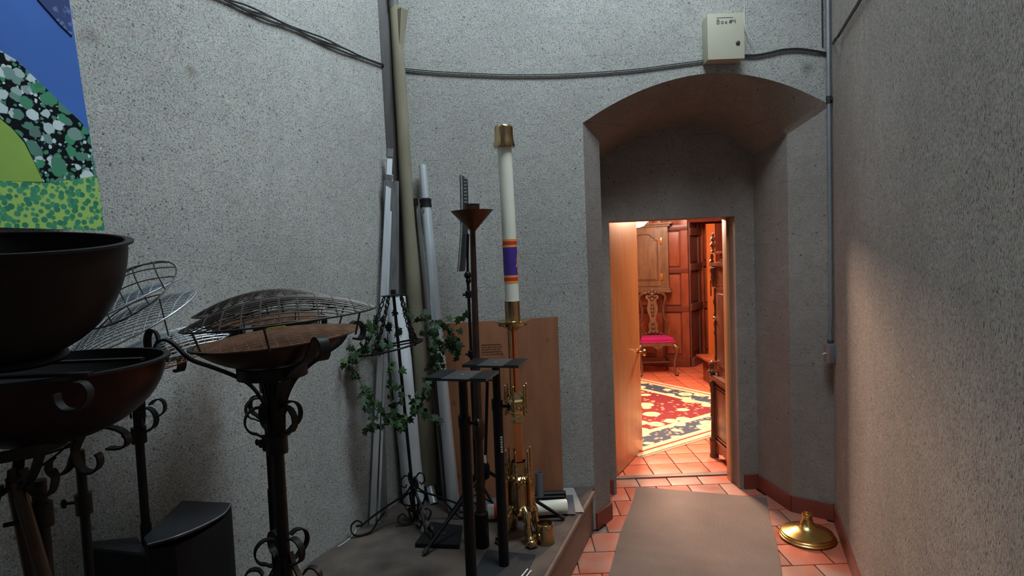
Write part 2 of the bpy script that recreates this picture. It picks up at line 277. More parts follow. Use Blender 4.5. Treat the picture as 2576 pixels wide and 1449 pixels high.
# ------------------------------------------------------------------ mesh helpers
WL = {}
class MB:
    def __init__(s): s.v = []; s.f = []
    def add(s, vs, fs):
        b = len(s.v); s.v += [V(x) for x in vs]; s.f += [tuple(i+b for i in f) for f in fs]; return s
    def box(s, c, size, R=None):
        x, y, z = [k/2 for k in size]; c = V(c)
        vs = [V((i*x, j*y, k*z)) for i in (-1, 1) for j in (-1, 1) for k in (-1, 1)]
        if R is not None: vs = [R @ q for q in vs]
        return s.add([c+q for q in vs], [(0, 1, 3, 2), (4, 6, 7, 5), (0, 4, 5, 1), (2, 3, 7, 6), (0, 2, 6, 4), (1, 5, 7, 3)])
    def bx(s, x0, x1, y0, y1, z0, z1): return s.box(((x0+x1)/2, (y0+y1)/2, (z0+z1)/2), (abs(x1-x0), abs(y1-y0), abs(z1-z0)))
    def prism(s, base, off):                     # polygon (3D points) pushed by off
        n = len(base); b = [V(p) for p in base]; t = [p+V(off) for p in b]
        return s.add(b+t, [tuple(range(n))[::-1], tuple(range(n, 2*n))]+[(i, (i+1) % n, n+(i+1) % n, n+i) for i in range(n)])
    def tube(s, path, r, seg=10, cap=True, sx=1., flat=None):
        path = [V(p) for p in path]; n = len(path); rr = r if isinstance(r, (list, tuple)) else [r]*n
        T = [(path[min(i+1, n-1)]-path[max(i-1, 0)]).normalized() for i in range(n)]
        up = V((0, 0, 1)) if abs(T[0].z) < .95 else V((0, 1, 0))
        if flat is not None: up = V(flat)
        a = (up-T[0]*up.dot(T[0])).normalized(); rings = []
        for i in range(n):
            a = (a-T[i]*a.dot(T[i]))
            a = a.normalized() if a.length > 1e-6 else T[i].orthogonal().normalized()
            c = T[i].cross(a)
            if flat is None:
                rings.append([path[i]+(a*math.cos(2*PI*k/seg)+c*math.sin(2*PI*k/seg))*rr[i] for k in range(seg)])
            else:                                # rectangular strap: a = width direction
                w_, t_ = rr[i], rr[i]*sx
                rings.append([path[i]+a*w_*p+c*t_*q for p, q in ((-1, -1), (1, -1), (1, 1), (-1, 1))])
        m = len(rings[0]); vs = [p for q in rings for p in q]
        fs = [(i*m+k, i*m+(k+1) % m, (i+1)*m+(k+1) % m, (i+1)*m+k) for i in range(n-1) for k in range(m)]
        if cap: fs += [tuple(range(m))[::-1], tuple((n-1)*m+k for k in range(m))]
        return s.add(vs, fs)
    def strap(s, path, width, thick, side): return s.tube(path, width/2, 4, True, thick/width, side)
    def lathe(s, prof, c=(0, 0, 0), seg=32, R=None, ang=0):
        c = V(c); vs = []
        for r, z in prof:
            for k in range(seg):
                q = V((r*math.cos(2*PI*k/seg+ang), r*math.sin(2*PI*k/seg+ang), z)); vs.append(c+(R @ q if R is not None else q))
        n = len(prof)
        fs = [(i*seg+k, i*seg+(k+1) % seg, (i+1)*seg+(k+1) % seg, (i+1)*seg+k) for i in range(n-1) for k in range(seg)]
        if prof[0][0] > 1e-5: fs.append(tuple(range(seg))[::-1])
        if prof[-1][0] > 1e-5: fs.append(tuple((n-1)*seg+k for k in range(seg)))
        return s.add(vs, fs)
    def open_lathe(s, prof, c=(0, 0, 0), seg=32, R=None):
        k0 = len(s.f); s.lathe(prof, c, seg, R)
        if prof[0][0] > 1e-5: s.f.pop(-2 if prof[-1][0] > 1e-5 else -1)
        if prof[-1][0] > 1e-5: s.f.pop()
        return s
    def ell(s, c, rad, seg=12, R=None):
        prof = [(math.sin(PI*i/8), -math.cos(PI*i/8)) for i in range(9)]; prof[0] = (0, -1); prof[-1] = (0, 1)
        D = Matrix.Diagonal(V(rad)); return s.lathe(prof, c, seg, (R @ D) if R is not None else D)
    def build(s, name, mat, parent=None, loc=None, smooth=45, bevel=0, share=None):
        me = bpy.data.meshes.new(name); base = WL[parent.name] if parent else V(loc or (0, 0, 0))
        me.from_pydata([tuple(p-base) for p in s.v], [], s.f)
        bm = bmesh.new(); bm.from_mesh(me); bmesh.ops.remove_doubles(bm, verts=bm.verts, dist=1e-6)
        if bevel: bmesh.ops.bevel(bm, geom=[e for e in bm.edges if len(e.link_faces) == 2 and e.calc_face_angle(0) > .6], offset=bevel, segments=2, affect='EDGES', profile=.7)
        bmesh.ops.recalc_face_normals(bm, faces=bm.faces); bm.to_mesh(me); bm.free()
        me.polygons.foreach_set('use_smooth', [True]*len(me.polygons)); me.set_sharp_from_angle(angle=math.radians(smooth))
        me.materials.append(M[mat] if isinstance(mat, str) else mat)
        o = bpy.data.objects.new(name, me); COL.objects.link(o)
        if parent: o.parent = parent; WL[o.name] = base.copy()
        else: o.location = base; WL[o.name] = base.copy()
        return o
def tag(o, label, cat, group=None, kind=None):
    if label: o['label'] = label
    if cat: o['category'] = cat
    if group: o['group'] = group
    if kind: o['kind'] = kind
    return o
def thing(name, label, cat, loc, group=None):
    o = bpy.data.objects.new(name, None); COL.objects.link(o); o.location = V(loc); o.empty_display_size = .05
    WL[o.name] = V(loc); return tag(o, label, cat, group)
def struct(mb, name, mat, parent=None, **k):
    o = mb.build(name, mat, parent, **k)
    if not parent: o['kind'] = 'structure'
    return o
def RX(a): return Matrix.Rotation(a, 3, 'X')
def RY(a): return Matrix.Rotation(a, 3, 'Y')
def RZ(a): return Matrix.Rotation(a, 3, 'Z')
def lerp(a, b, t): return a+(b-a)*t
def smoothpath(pts, n=6):                        # Catmull-Rom
    pts = [V(p) for p in pts]; q = [pts[0]*2-pts[1]]+pts+[pts[-1]*2-pts[-2]]; out = []
    for i in range(1, len(q)-2):
        for k in range(n):
            t = k/n; a, b, c, d = q[i-1], q[i], q[i+1], q[i+2]
            out.append(.5*((2*b)+(c-a)*t+(2*a-5*b+4*c-d)*t*t+(3*b-a-3*c+d)*t**3))
    out.append(pts[-1]); return out

# ------------------------------------------------------------------ the room
H = 5.9
def arch_z(x, x0, x1, zl, zr, zc, xc):
    # circular-like arc through both springings and the crown
    if x < xc: t = (xc-x)/(xc-x0); return zc-(zc-zl)*t*t*.92-(zc-zl)*.08*t
    t = (x-xc)/(x1-xc); return zc-(zc-zr)*t*t*.92-(zc-zr)*.08*t
A0 = (.455, XR(YF), 2.455, 2.50, 2.715, 1.235)   # front edge of the arch
A1 = (.57, 1.722, 2.37, 2.365, 2.605, 1.25)      # where the splay ends
A2 = (.60, 1.665, 2.31, 2.305, 2.525, 1.26)      # at the back of the niche
Y1, Y2, Y3 = 3.70, 4.08, 4.36
DX0, DX1, DZ = .675, 1.535, 1.90                 # door opening
m = MB(); n = 32
xl = XL(YF)
m.add([(xl, YF, 0), (A0[0], YF, 0), (A0[0], YF, H), (xl, YF, H)], [(0, 1, 2, 3)])
def arcpts(A, Y): return [V((lerp(A[0], A[1], i/n), Y, arch_z(lerp(A[0], A[1], i/n), A[0], A[1], A[2], A[3], A[4], A[5]))) for i in range(n+1)]
f0 = arcpts(A0, YF); f1 = arcpts(A1, Y1); f2 = arcpts(A2, Y2)
m.add(f0+[V((p.x, YF, H)) for p in f0], [(i, i+1, n+2+i, n+1+i) for i in range(n)])
struct(m, 'wall_front', 'wallF')
m = MB()
m.add(f0+f1+f2, [(k*(n+1)+i, k*(n+1)+i+1, (k+1)*(n+1)+i+1, (k+1)*(n+1)+i) for k in (0, 1) for i in range(n)])
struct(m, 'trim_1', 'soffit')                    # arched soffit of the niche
m = MB()
for side in (0, 1):
    q = [V((A[side], Y, 0)) for A, Y in ((A0, YF), (A1, Y1), (A2, Y2))]; t = [(f0, f1, f2)[k][-1 if side else 0] for k in range(3)]
    m.add(q+t, [(0, 1, 4, 3), (1, 2, 5, 4)])
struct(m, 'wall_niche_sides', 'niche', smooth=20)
m = MB()                                         # back of the niche, a thick wall with the door opening
m.bx(A2[0]-.02, DX0, Y2, Y3, 0, 2.7); m.bx(DX1, A2[1]+.02, Y2, Y3-.1, 0, 2.7); m.bx(DX1, 2.6, Y3-.1, Y3-.08, 0, 2.7); m.bx(DX0, DX1, Y2, Y3, DZ, 2.7)
m.bx(-.6, A2[0]-.02, Y3-.1, Y3, 0, 2.7)
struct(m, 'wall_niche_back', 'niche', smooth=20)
yb = -1.8
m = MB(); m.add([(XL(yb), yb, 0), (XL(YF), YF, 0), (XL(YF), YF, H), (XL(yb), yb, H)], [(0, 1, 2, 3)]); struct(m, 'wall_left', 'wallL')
m = MB(); m.add([(XR(yb), yb, 0), (XR(YF), YF, 0), (XR(YF), YF, H), (XR(yb), yb, H)], [(0, 3, 2, 1)]); struct(m, 'wall_right', 'wallR')
m = MB(); m.add([(XL(yb), yb, 0), (XR(yb), yb, 0), (XR(yb), yb, H), (XL(yb), yb, H)], [(0, 3, 2, 1)]); struct(m, 'wall_back', 'wall')
m = MB(); m.add([(XL(yb), yb, H), (XR(yb), yb, H), (XR(YF), YF, H), (XL(YF), YF, H)], [(0, 3, 2, 1)]); struct(m, 'ceiling', 'wall')
m = MB(); m.bx(1.868, 1.874, YF-.008, YF-.0005, 2.84, 3.6)
struct(m, 'trim_2', 'cable')                     # dark joint in the concrete
# floor and tiles
m = MB(); m.add([(XL(yb), yb, -.012), (XR(yb), yb, -.012), (XR(YF), YF, -.012), (1.78, Y2, -.012), (1.62, Y3, -.012), (.50, Y3, -.012), (.43, YF, -.012), (XL(YF), YF, -.012)], [tuple(range(8))])
floor = struct(m, 'floor', 'grout')
def tile_proto(sz, mat, nm='tile'):
    q = MB(); q.box((0, 0, -.0105), (sz-.008, sz-.008, .021)); o = q.build(nm, mat, bevel=.002); me = o.data; bpy.data.objects.remove(o); return me
te = tile_proto(.225, 'tile'); ti = tile_proto(.215, 'tilein')
def px_edge(Y): return .456-.37*(3.567-Y)
first = True
def addtile(me, parent, x, y, rz=0., z=0.):
    o = bpy.data.objects.new('tile', me); COL.objects.link(o); o.parent = parent; o.location = (x, y, z+random.uniform(-.0012, .0006)); o.rotation_euler = (random.uniform(-.002, .002), random.uniform(-.002, .002), rz+random.uniform(-.006, .006)); return o
row = 0; y = 2.05
while y < Y3-.03:
    x = -.6+(.11 if row % 2 else 0)
    while x < 2.1:
        if y > YF+.02: ok = .50 < x < (1.93 if y < 3.76 else 1.76)
        else: ok = px_edge(y)-.13 < x < XR(y)+.03
        if ok and y < 4.32: addtile(te, floor, x, y)
        x += .225
    y += .225; row += 1
# baseboards (red tile skirting)
def skirt(pts, z0, h, t, name):
    q = MB()
    for a, b in zip(pts, pts[1:]):
        a, b = V((*a, z0)), V((*b, z0)); d = (b-a).normalized(); nn = V((-d.y, d.x, 0))*t
        q.prism([a, b, b+nn, a+nn], (0, 0, h))
    return struct(q, name, 'skirt')
skirt([(XR(.8), .8), (XR(YF)-.004, YF-.012), (A1[1], Y1), (A2[1]-.002, Y2), (DX1+.03, Y2)], .001, .10, .012, 'baseboard_right')
skirt([(DX0-.02, Y2), (A2[0]+.002, Y2), (A1[0], Y1), (A0[0], YF)], .001, .10, .012, 'baseboard_left')
# platform
pl = thing('platform', 'low wooden platform with dusty worn top along the left wall, under the stands', 'platform', (-.6, 2.4, 0))
ey = YF-.005; by = -1.2
m = MB(); m.prism([(XL(ey)+.003, ey, PT-.035), (px_edge(ey), ey, PT-.035), (px_edge(by), by, PT-.035), (XL(by)+.003, by, PT-.035)], (0, 0, .035)); m.build('platform_top', 'paintwood', pl)
m = MB(); m.prism([(px_edge(ey)-.012, ey, .002), (px_edge(ey)-.036, ey, .002), (px_edge(by)-.036, by, .002), (px_edge(by)-.012, by, .002)], (0, 0, PT-.039)); m.build('side_panel', 'platside', pl)
m = MB(); dv = V((.37, 1, 0)).normalized()
m.tube([V((px_edge(2.0)+.004, 2.0, PT-.014)), V((px_edge(3.5)+.004, 3.5, PT-.014))], .010, 4, True, 1.2, (0, 0, 1)); m.build('edge_strip', 'edge', pl)
# ---------------- inner room shell
m = MB(); m.add([(.2, Y3, -.012), (4.6, Y3, -.012), (4.6, 10, -.012), (.2, 10, -.012)], [(0, 1, 2, 3)]); fin = struct(m, 'floor', 'grout')
y = Y3+.16
while y < 9.0:
    x = .66
    while x < 4.0:
        if y*.17-.15 < x < y*.40+.25: addtile(ti, fin, x+.03, y+.006*(x-1), .02)
        x += .215
    y += .215
m = MB(); m.bx(DX0, DX1+.02, Y3-.02, Y3+.03, -.005, .009); struct(m, 'trim_3', 'edge')   # threshold
m = MB(); m.bx(.2, .24, Y3, 9.6, 0, 2.75); struct(m, 'wall_inner_left', 'cherry')
m = MB(); m.add([(.2, Y3, 2.75), (4.6, Y3, 2.75), (4.6, 10, 2.75), (.2, 10, 2.75)], [(0, 3, 2, 1)]); struct(m, 'ceiling', 'plaster')
m = MB(); m.bx(4.4, 4.44, Y3, 10, 0, 2.75); struct(m, 'wall_inner_right', 'cherry')
K = V((2.50, 8.42, 0)); KL = V((.9, 9.02, 0)); KB = V((2.78, 8.80, 0)); KC = V((4.4, 8.95, 0))
def panel_wall(name, a, b, mats, cols, rows, z1, fr=.05, rail=.07):
    """framed panelling between two floor points; every panel is a part"""
    d = (b-a); L = d.length; d.normalize(); nn = V((d.y, -d.x, 0)); R = Matrix((d, -nn, V((0, 0, 1)))).transposed()
    q = MB(); q.box(a+d*L/2+V((0, 0, z1/2))-nn*.02, (L, .04, z1), R); wl = struct(q, name, mats[1])
    def bar(u0_, u1_, w0, w1, out, mt, nm, th=.02):
        q = MB(); q.box(a+d*((u0_+u1_)/2)+V((0, 0, (w0+w1)/2))+nn*(out), (u1_-u0_, th, w1-w0), R); return q.build(nm, mt, wl, bevel=.004)
    for i, u in enumerate(cols): bar(max(0, u-fr), min(L, u+fr), 0, z1, .016, mats[0], 'stile')
    for (z_) in rows: bar(0, L, z_-rail/2, z_+rail/2, .024, mats[2], 'rail', .03)
    bar(0, L, 0, .13, .032, mats[2], 'plinth', .05)
    rz = [.13]+list(rows)+[z1]
    for c0, c1 in zip(cols, cols[1:]):
        for z0_, z1_ in zip(rz, rz[1:]):
            if z1_-z0_ > .2: bar(c0+fr+.02, c1-fr-.02, z0_+rail/2+.025, z1_-rail/2-.025, .006, mats[0], 'panel')
    return wl
panel_wall('wall_inner_back', KL, K, ('cherry', 'cherrydark', 'cherrydark'), [0, .42, .86, 1.29, 1.66], [.83, 1.38, 1.98], 2.75)
panel_wall('wall_inner_doorway', K, KB, ('plum', 'plum', 'plum'), [0, .43], [.85, 1.42, 1.92], 2.05, .07, .10)
q = MB(); q.prism([K+V((0, 0, 2.05)), KB+V((0, 0, 2.05)), KC+V((0, 0, 2.05)), V((4.4, 8.42, 2.05))], (0, 0, .7)); struct(q, 'wall_inner_lintel', 'cherrydark')
panel_wall('wall_inner_far', KB, KC, ('cherry', 'cherrydark', 'cherrydark'), [0, .5, 1.0, 1.62], [.83, 1.45], 2.1)
dr = thing('inner_door', 'bright orange wooden door standing open beyond the dark dresser', 'door', KB+V((.02, -.32, 0)))
q = MB(); q.bx(KB.x+.0, KB.x+.12, 8.46, 8.50, 0.005, 2.02); q.build('door_leaf', 'orangewood', dr)
q = MB(); q.bx(KB.x+.125, KB.x+.40, 8.475, 8.50, .005, 2.02); q.build('door_frame', 'cherrydark', dr)
q = MB(); q.bx(KB.x+.035, KB.x+.05, 8.452, 8.459, 1.0, 1.22); q.build('lock_plate', 'brasshi', dr)

# door of the opening, swung into the inner room
hx, hy = DX0+.035, Y3+.03; ex, ey2 = 1.035, 4.98
dl = V((ex-hx, ey2-hy, 0)); L = dl.length; dd = dl.normalized(); dn = V((dd.y, -dd.x, 0))
m = MB(); RR = Matrix((dd, -dn, V((0, 0, 1)))).transposed(); m.box(V((hx, hy, 0))+dd*L/2+V((0, 0, .008+.962)), (L, .042, 1.924), RR); door = struct(m, 'door_1', 'doorwood', bevel=.002)
m = MB(); kp = V((hx, hy, .845))+dd*(L-.055)+dn*.021
Rk = dn.to_track_quat('Z', 'Y').to_matrix()
m.lathe([(.028, 0), (.028, .005), (.011, .009), (.010, .03), (.024, .038), (.029, .052), (.022, .064), (0, .068)], kp, 20, Rk); m.build('door_knob', 'brasshi', door)
m = MB(); m.lathe([(.028, 0), (.028, .005), (.011, .009), (.010, .03), (.024, .038), (.029, .052), (.022, .064), (0, .068)], kp-dn*.042, 20, (-dn).to_track_quat('Z', 'Y').to_matrix()); m.build('door_knob', 'brasshi', door)
m = MB(); m.bx(DX1-.016, DX1+.001, Y2+.12, Y3-.078, 0.001, DZ);  struct(m, 'trim_4', 'jambwood', bevel=.002)

# ------------------------------------------------------------------ things on the walls
def cablepath(name, label, paths, mat, r, loc, group=None):
    t = MB()
    for p in paths: t.tube(smoothpath(p, 5), r, 6)
    return tag(t.build(name, mat, loc=loc), label, 'cable', group)
c1 = [onL(570+i*49.4, [0, 21, 41, 62, 83, 104, 125, 146, 164][i], .012) for i in range(9)]
c1 = [onL(480, -38, .012)]+c1
for k in range(1): pass
wr = []
for k in range(3):
    o = V((0, 0, (k-1)*.008)); s_ = [p+o+V((0, 0, .006*math.sin(i*1.7+k*2))) for i, p in enumerate(c1)]; s_[-1] = c1[-1]+o*.4; wr.append(s_)
cablepath('cable_bundle', 'black cable bundle running down across the left concrete wall to the corner', wr, 'cable', .0045, c1[4])
fr = [(990, 169), (1013, 172), (1100, 180), (1200, 185), (1290, 188), (1400, 187), (1500, 182), (1600, 174), (1700, 161), (1775, 151)]
wr = [[P(x, y+k*4, YF-.010) for x, y in fr] for k in (0, 1)]
cablepath('cable_bundle', 'thin pair of cables sagging along the front wall between corner and grey box', wr, 'cable', .003, wr[0][4])
fr = [(1868, 138), (1900, 138), (1935, 132), (1970, 124), (2010, 122), (2050, 127), (2084, 131)]
wr = [[P(x, y+k*3.5, YF-.012) for x, y in fr] for k in (0, 1)]
pr = [onR(2100, 104, .030), onR(2112, 88, .014), onR(2130, 58, .012), (onR(2150, 26, .012)), onR(2168, -4, .012), onR(2200, -60, .012)]
wr = [s_+[P(2094, 110, YF-.05)]+[q_+V((0, 0, k*.01)) for q_ in pr] for k, s_ in enumerate(wr)]
cablepath('cable_bundle', 'black cable bundle from the grey box to the corner conduit and up the right wall', wr, 'cable', .0045, wr[0][2])
cablepath('cable', 'thin white wire hanging loose at the right edge of the grey box', [[P(1871, -20, YF-.012), P(1872, 10, YF-.012), P(1873, 60, YF-.02), P(1880, 85, YF-.02), P(1893, 104, YF-.03)]], 'cablewhite', .0022, P(1872, 0, YF))
cablepath('cable', 'thin white wire lying curved along the foot of the left wall', [[Z(845, 1376, PT+.004)+V((.01, 0, 0)), Z(868, 1360, PT+.004)+V((.012, 0, 0)), Z(886, 1340, PT+.004)+V((.014, 0, 0)), Z(893, 1322, PT+.004)+V((.02, 0, 0)), Z(908, 1300, PT+.02)+V((.04, -.03, 0))]], 'cablewhite', .0025, Z(868, 1360, PT))
# grey electrical box
bx = thing('wall_box', 'cream metal electrical box with handwritten Box #4 above the arch', 'box', P(1825, 92, YF-.001))
BX0, BX1 = P(1781, 92, YF-.10).x, P(1871, 92, YF-.10).x; bz0, bz1 = P(1825, 148, YF-.10).z, P(1825, 35, YF-.10).z
m = MB(); m.bx(BX0, BX1, YF-.088, YF-.001, bz0, bz1); m.build('box_body', 'box', bx, bevel=.003)
m = MB(); m.bx(BX0-.003, BX1+.003, YF-.102, YF-.0885, bz0-.002, bz1+.003); lid = m.build('box_door', 'box', bx, bevel=.003)
m = MB(); m.lathe([(.012, 0), (.012, .004), (.008, .006), (0, .006)], (BX1-.035, YF-.102, bz0+.085), 16, RX(PI/2)); m.build('lock', 'cable', lid)
m = MB(); m.bx(BX0+.05, BX1-.06, YF-.1035, YF-.102, bz1-.022, bz1-.0205); m.build('slot_line', 'ink', lid)
strokes = {'B': [[(0, 0), (0, 1), (.45, .95), (.5, .75), (.1, .55), (.55, .45), (.55, .1), (0, 0)]], 'o': [[(.3, .0), (.05, .2), (.05, .5), (.3, .62), (.55, .45), (.55, .15), (.3, 0)]],
           'x': [[(0, 0), (.5, .55)], [(0, .55), (.5, 0)]], '#': [[(.2, 0), (.4, .9)], [(.5, 0), (.7, .9)], [(0, .3), (.8, .35)], [(.1, .62), (.9, .68)]], '4': [[(.05, 1), (.1, .5), (.6, .5)], [(.6, 1), (.6, 0)]]}
def write(text, o, dx, dz, h, adv, r, mb):
    for i, ch in enumerate(text):
        for st in strokes[ch]: mb.tube([o+dx*((p*h)+i*adv)+dz*(q_*h) for p, q_ in st], r, 5)
m = MB(); write('Box#4', V((BX0+.052, YF-.1025, bz1-.055)), V((1, 0, 0)), V((0, 0, 1)), .024, .0225, .0016, m); m.build('handwriting', 'ink', lid)
# conduit, switch
cd = thing('conduit', 'grey steel conduit rising in the right corner to the ceiling', 'pipe', onR(2104, 860, .02))
pts = [onR(2104, 862, .022), onR(2105, 830, .022), onR(2108, 800, .02), onR(2106, 500, .02), onR(2101, 200, .02)]; b0 = pts[0]; zt = 4.6
xy = onR(2102, 300, .035)
cx_, cy_ = XR(3.50)-.020, 3.50
m = MB(); zs = Z(0, 0, 0)
z_sw = 1.7-(862-606)/F*3.5
m.tube([(cx_-.006, cy_, z_sw), (cx_-.006, cy_, z_sw+.07), (cx_, cy_, z_sw+.15), (cx_, cy_, 4.8)], .0115, 12); m.build('pipe', 'conduit', cd)
m = MB(); zc = 1.7+(606-255)/F*3.5; m.lathe([(.0155, -.02), (.0155, .02)], (cx_, cy_, zc), 14); m.bx(cx_-.002, cx_+.028, cy_-.03, cy_-.012, zc-.008, zc+.008); m.build('clamp', 'cable', cd)
m = MB(); m.lathe([(.0165, 0), (.0165, .018), (.013, .022)], (cx_-.006, cy_, z_sw-.002), 12); m.build('coupling', 'cable', cd)
sw = thing('light_switch', 'small grey surface mounted switch box at the foot of the corner conduit', 'switch', (cx_-.006, cy_, z_sw-.11))
m = MB(); m.bx(cx_-.032, cx_+.016, cy_-.035, cy_+.03, z_sw-.115, z_sw-.003); sb = m.build('switch_box', 'conduit', sw, bevel=.003)
m = MB(); m.tube([(cx_-.032, cy_, z_sw-.06), (cx_-.052, cy_, z_sw-.066)], .004, 8); m.build('toggle', 'cablewhite', sw)

# banner of patchwork cloth, hanging just off the left wall
bo = .10
def BP(px, py, off=0): return onL(px, py, bo+off)
u_ = V((SL, 1, 0)).normalized(); nrm = V((1, -SL, 0)).normalized()
bn = thing('banner', 'patchwork cloth banner with blue sky, floral hill and green leaf print', 'banner', BP(262, 580))
def patch(pts, off, mat, nm='patch', th=.003):
    q = MB(); q.prism([BP(*p, off) for p in pts], nrm*th); return q.build(nm, mat, bn)
patch([(-420, -330), (130, -330), (172, 0), (205, 220), (262, 580), (-420, 540)], 0, 'bblue', 'banner_cloth', .004)
patch([(60, -200), (142, -240), (172, 0), (181, 92), (150, 62), (95, 0)], .0045, 'bdeep')
patch([(-60, 100), (0, 128), (40, 152), (80, 190), (120, 228), (160, 268), (200, 305), (222, 332), (236, 418), (243, 445), (110, 462), (60, 352), (0, 296), (-60, 260)], .0045, 'bfloral')
patch([(-300, 240), (-60, 260), (0, 300), (30, 325), (60, 360), (85, 410), (107, 458), (0, 455), (-300, 452)], .005, 'blime')
patch([(-420, 470), (0, 455), (110, 460), (180, 452), (243, 442), (262, 580), (-420, 560)], .006, 'bleaf')

# ------------------------------------------------------------------ braziers
def spiral(r_, z_, R0, a0, turns, shrink=.35, n=16):
    return [(r_+R0*lerp(1, shrink, i/n)*math.cos(a0+turns*2*PI*i/n), z_+R0*lerp(1, shrink, i/n)*math.sin(a0+turns*2*PI*i/n)) for i in range(n+1)]
def polar(c, az, rz_): return [V((c.x+r_*math.cos(az), c.y+r_*math.sin(az), z_)) for r_, z_ in rz_]
def brazier_stand(name, label, x, y, ztop, armr, armz, azs, scz, pr_=.017, ring=.085, group='wrought iron brazier stands', collar=None, arms=True):
    c = V((x, y, PT)); t = thing(name, label, 'stand', c, group)
    q = MB(); q.tube([(x, y, PT+.02), (x, y, lerp(PT, ztop, .55))], pr_*1.05, 14); q.tube([(x, y, lerp(PT, ztop, .55)), (x, y, ztop-.02)], pr_*.85, 14); q.build('pole', 'iron', t)
    q = MB(); q.lathe([(pr_*.9, -.03), (pr_*1.45, -.03), (pr_*1.45, .02), (pr_*.9, .02)], (x, y, collar or lerp(PT, ztop, .7)), 16); cl = q.build('collar', 'iron', t)
    q = MB(); cz = collar or lerp(PT, ztop, .7); q.tube([(x, y, cz), (x-.035, y-.01, cz)], .004, 8); q.ell((x-.04, y-.011, cz), (.008, .006, .012), 8); q.build('thumb_screw', 'iron', cl)
    if arms:
        q = MB(); q.open_lathe([(ring, -.018), (ring+.004, -.018), (ring+.004, .012), (ring, .012), (ring, -.018)], (x, y, ztop), 32); q.build('ring', 'iron', t)
    for az in azs:
        s_ = V((-math.sin(az), math.cos(az), 0))
        if arms:
            h = armz-ztop
            path = [(.017, ztop-.17), (.024, ztop-.10), (.05, ztop-.045), (ring, ztop-.012), (ring+.06, ztop+.022), (armr*.80, ztop+h*.55), (armr*.93, armz), (armr*1.02, armz+.016), (armr*1.10, armz+.006), (armr*1.12, armz-.018), (armr*1.07, armz-.036), (armr*1.0, armz-.034)]
            q = MB(); q.strap(smoothpath(polar(c, az, path), 5), .027, .006, s_); q.build('arm', 'iron', t)
    for az in azs:
        s_ = V((-math.sin(az), math.cos(az), 0)); r_ = pr_+.002
        for zc_, rr_, up in scz:
            p_ = [(r_, zc_-rr_*1.25), (r_+rr_*.5, zc_-rr_*1.2)]+[(r_+rr_*.62+rr_*math.cos(a)*.95, zc_+rr_*math.sin(a)*1.0) for a in [(-80+i*26)*PI/180 for i in range(9)]] if up else [(r_, zc_+rr_*1.25), (r_+rr_*.5, zc_+rr_*1.2)]+[(r_+rr_*.62+rr_*math.cos(a)*.95, zc_+rr_*math.sin(a)) for a in [(80-i*26)*PI/180 for i in range(9)]]
            q = MB(); q.strap(smoothpath(polar(c, az+.2, p_), 3), .018, .0045, s_); q.build('scroll', 'iron', t)
        leg = [(r_, PT+.32), (r_+.03, PT+.22), (.10, PT+.12), (.17, PT+.07), (.215, PT+.03), (.22, PT+.012), (.205, PT+.004), (.19, PT+.012)]
        q = MB(); q.strap(smoothpath(polar(c, az, leg), 4), .02, .006, s_); q.build('leg', 'iron', t)
    return t
def bowl(name, label, c, R, depth, mo, mi, tilt=None, foot=True, group=None, flat=.35, th=.004, lip=.008, rimmat=None, power=2.0, cat='bowl'):
    Rm = tilt or Matrix.Identity(3); t = thing(name, label, cat, V(c)+Rm @ V((0, 0, -depth)), group); prof = []
    for i in range(15):
        a = i/14; r_ = R*(flat*0+a); prof.append((R*math.sin(a*PI/2), -depth*math.cos(a*PI/2)**(1.0) if power == 2 else -depth*(1-math.sin(a*PI/2)**power)))
    q = MB(); q.open_lathe(prof, c, 48, Rm); o = q.build('outer_shell', mo, t)
    q = MB(); q.open_lathe([(max(0, r_-th*(.3+.7*r_/R)), z_+th) for r_, z_ in prof], c, 48, Rm); q.build('inner_shell', mi, t)
    q = MB(); q.open_lathe([(R-th, -.001), (R-th, .003), (R+lip, .003), (R+lip, -.002), (R, -.003)], c, 48, Rm); q.build('rim', rimmat or mo, t)
    return t
def cap(name, label, c, R, h, s1, s2, wr_, mat, tilt=None, rot=0, legs=None, rim=.003, group=None, cat='wire lid', legmat=None):
    Rm = (tilt or Matrix.Identity(3)) @ RZ(rot); c = V(c); t = thing(name, label, cat, c, group)
    q = MB(); q.tube([c+Rm @ V((R*math.cos(a), R*math.sin(a), 0)) for a in [2*PI*i/48 for i in range(49)]], rim, 6, False); q.build('rim', legmat or mat, t)
    q = MB()
    def zz(x_, y_): return h*(1-(x_*x_+y_*y_)/(R*R))
    for s_, ax in ((s1, 0), (s2, 1)):
        k = -int(R/s_)
        while k*s_ < R:
            b = k*s_+random.uniform(-.08, .08)*s_; k += 1
            if abs(b) >= R*.99: continue
            e = math.sqrt(R*R-b*b); path = []
            for i in range(13):
                a = lerp(-e, e, i/12); x_, y_ = (a, b) if ax == 0 else (b, a); path.append(c+Rm @ V((x_, y_, zz(x_, y_))))
            q.tube(path, wr_*(1.0 if ax else .8), 4, False)
    o = q.build('wire_mesh', mat, t); o['kind'] = 'stuff'
    for az, rr_, dz in legs or []:
        q = MB(); p0 = c+Rm @ V((rr_*math.cos(az), rr_*math.sin(az), 0)); p1 = p0+V((-.02*math.cos(az), -.02*math.sin(az), -dz)); q.tube([p0, p1], wr_*1.2, 6); q.build('leg', mat, t)
    return t
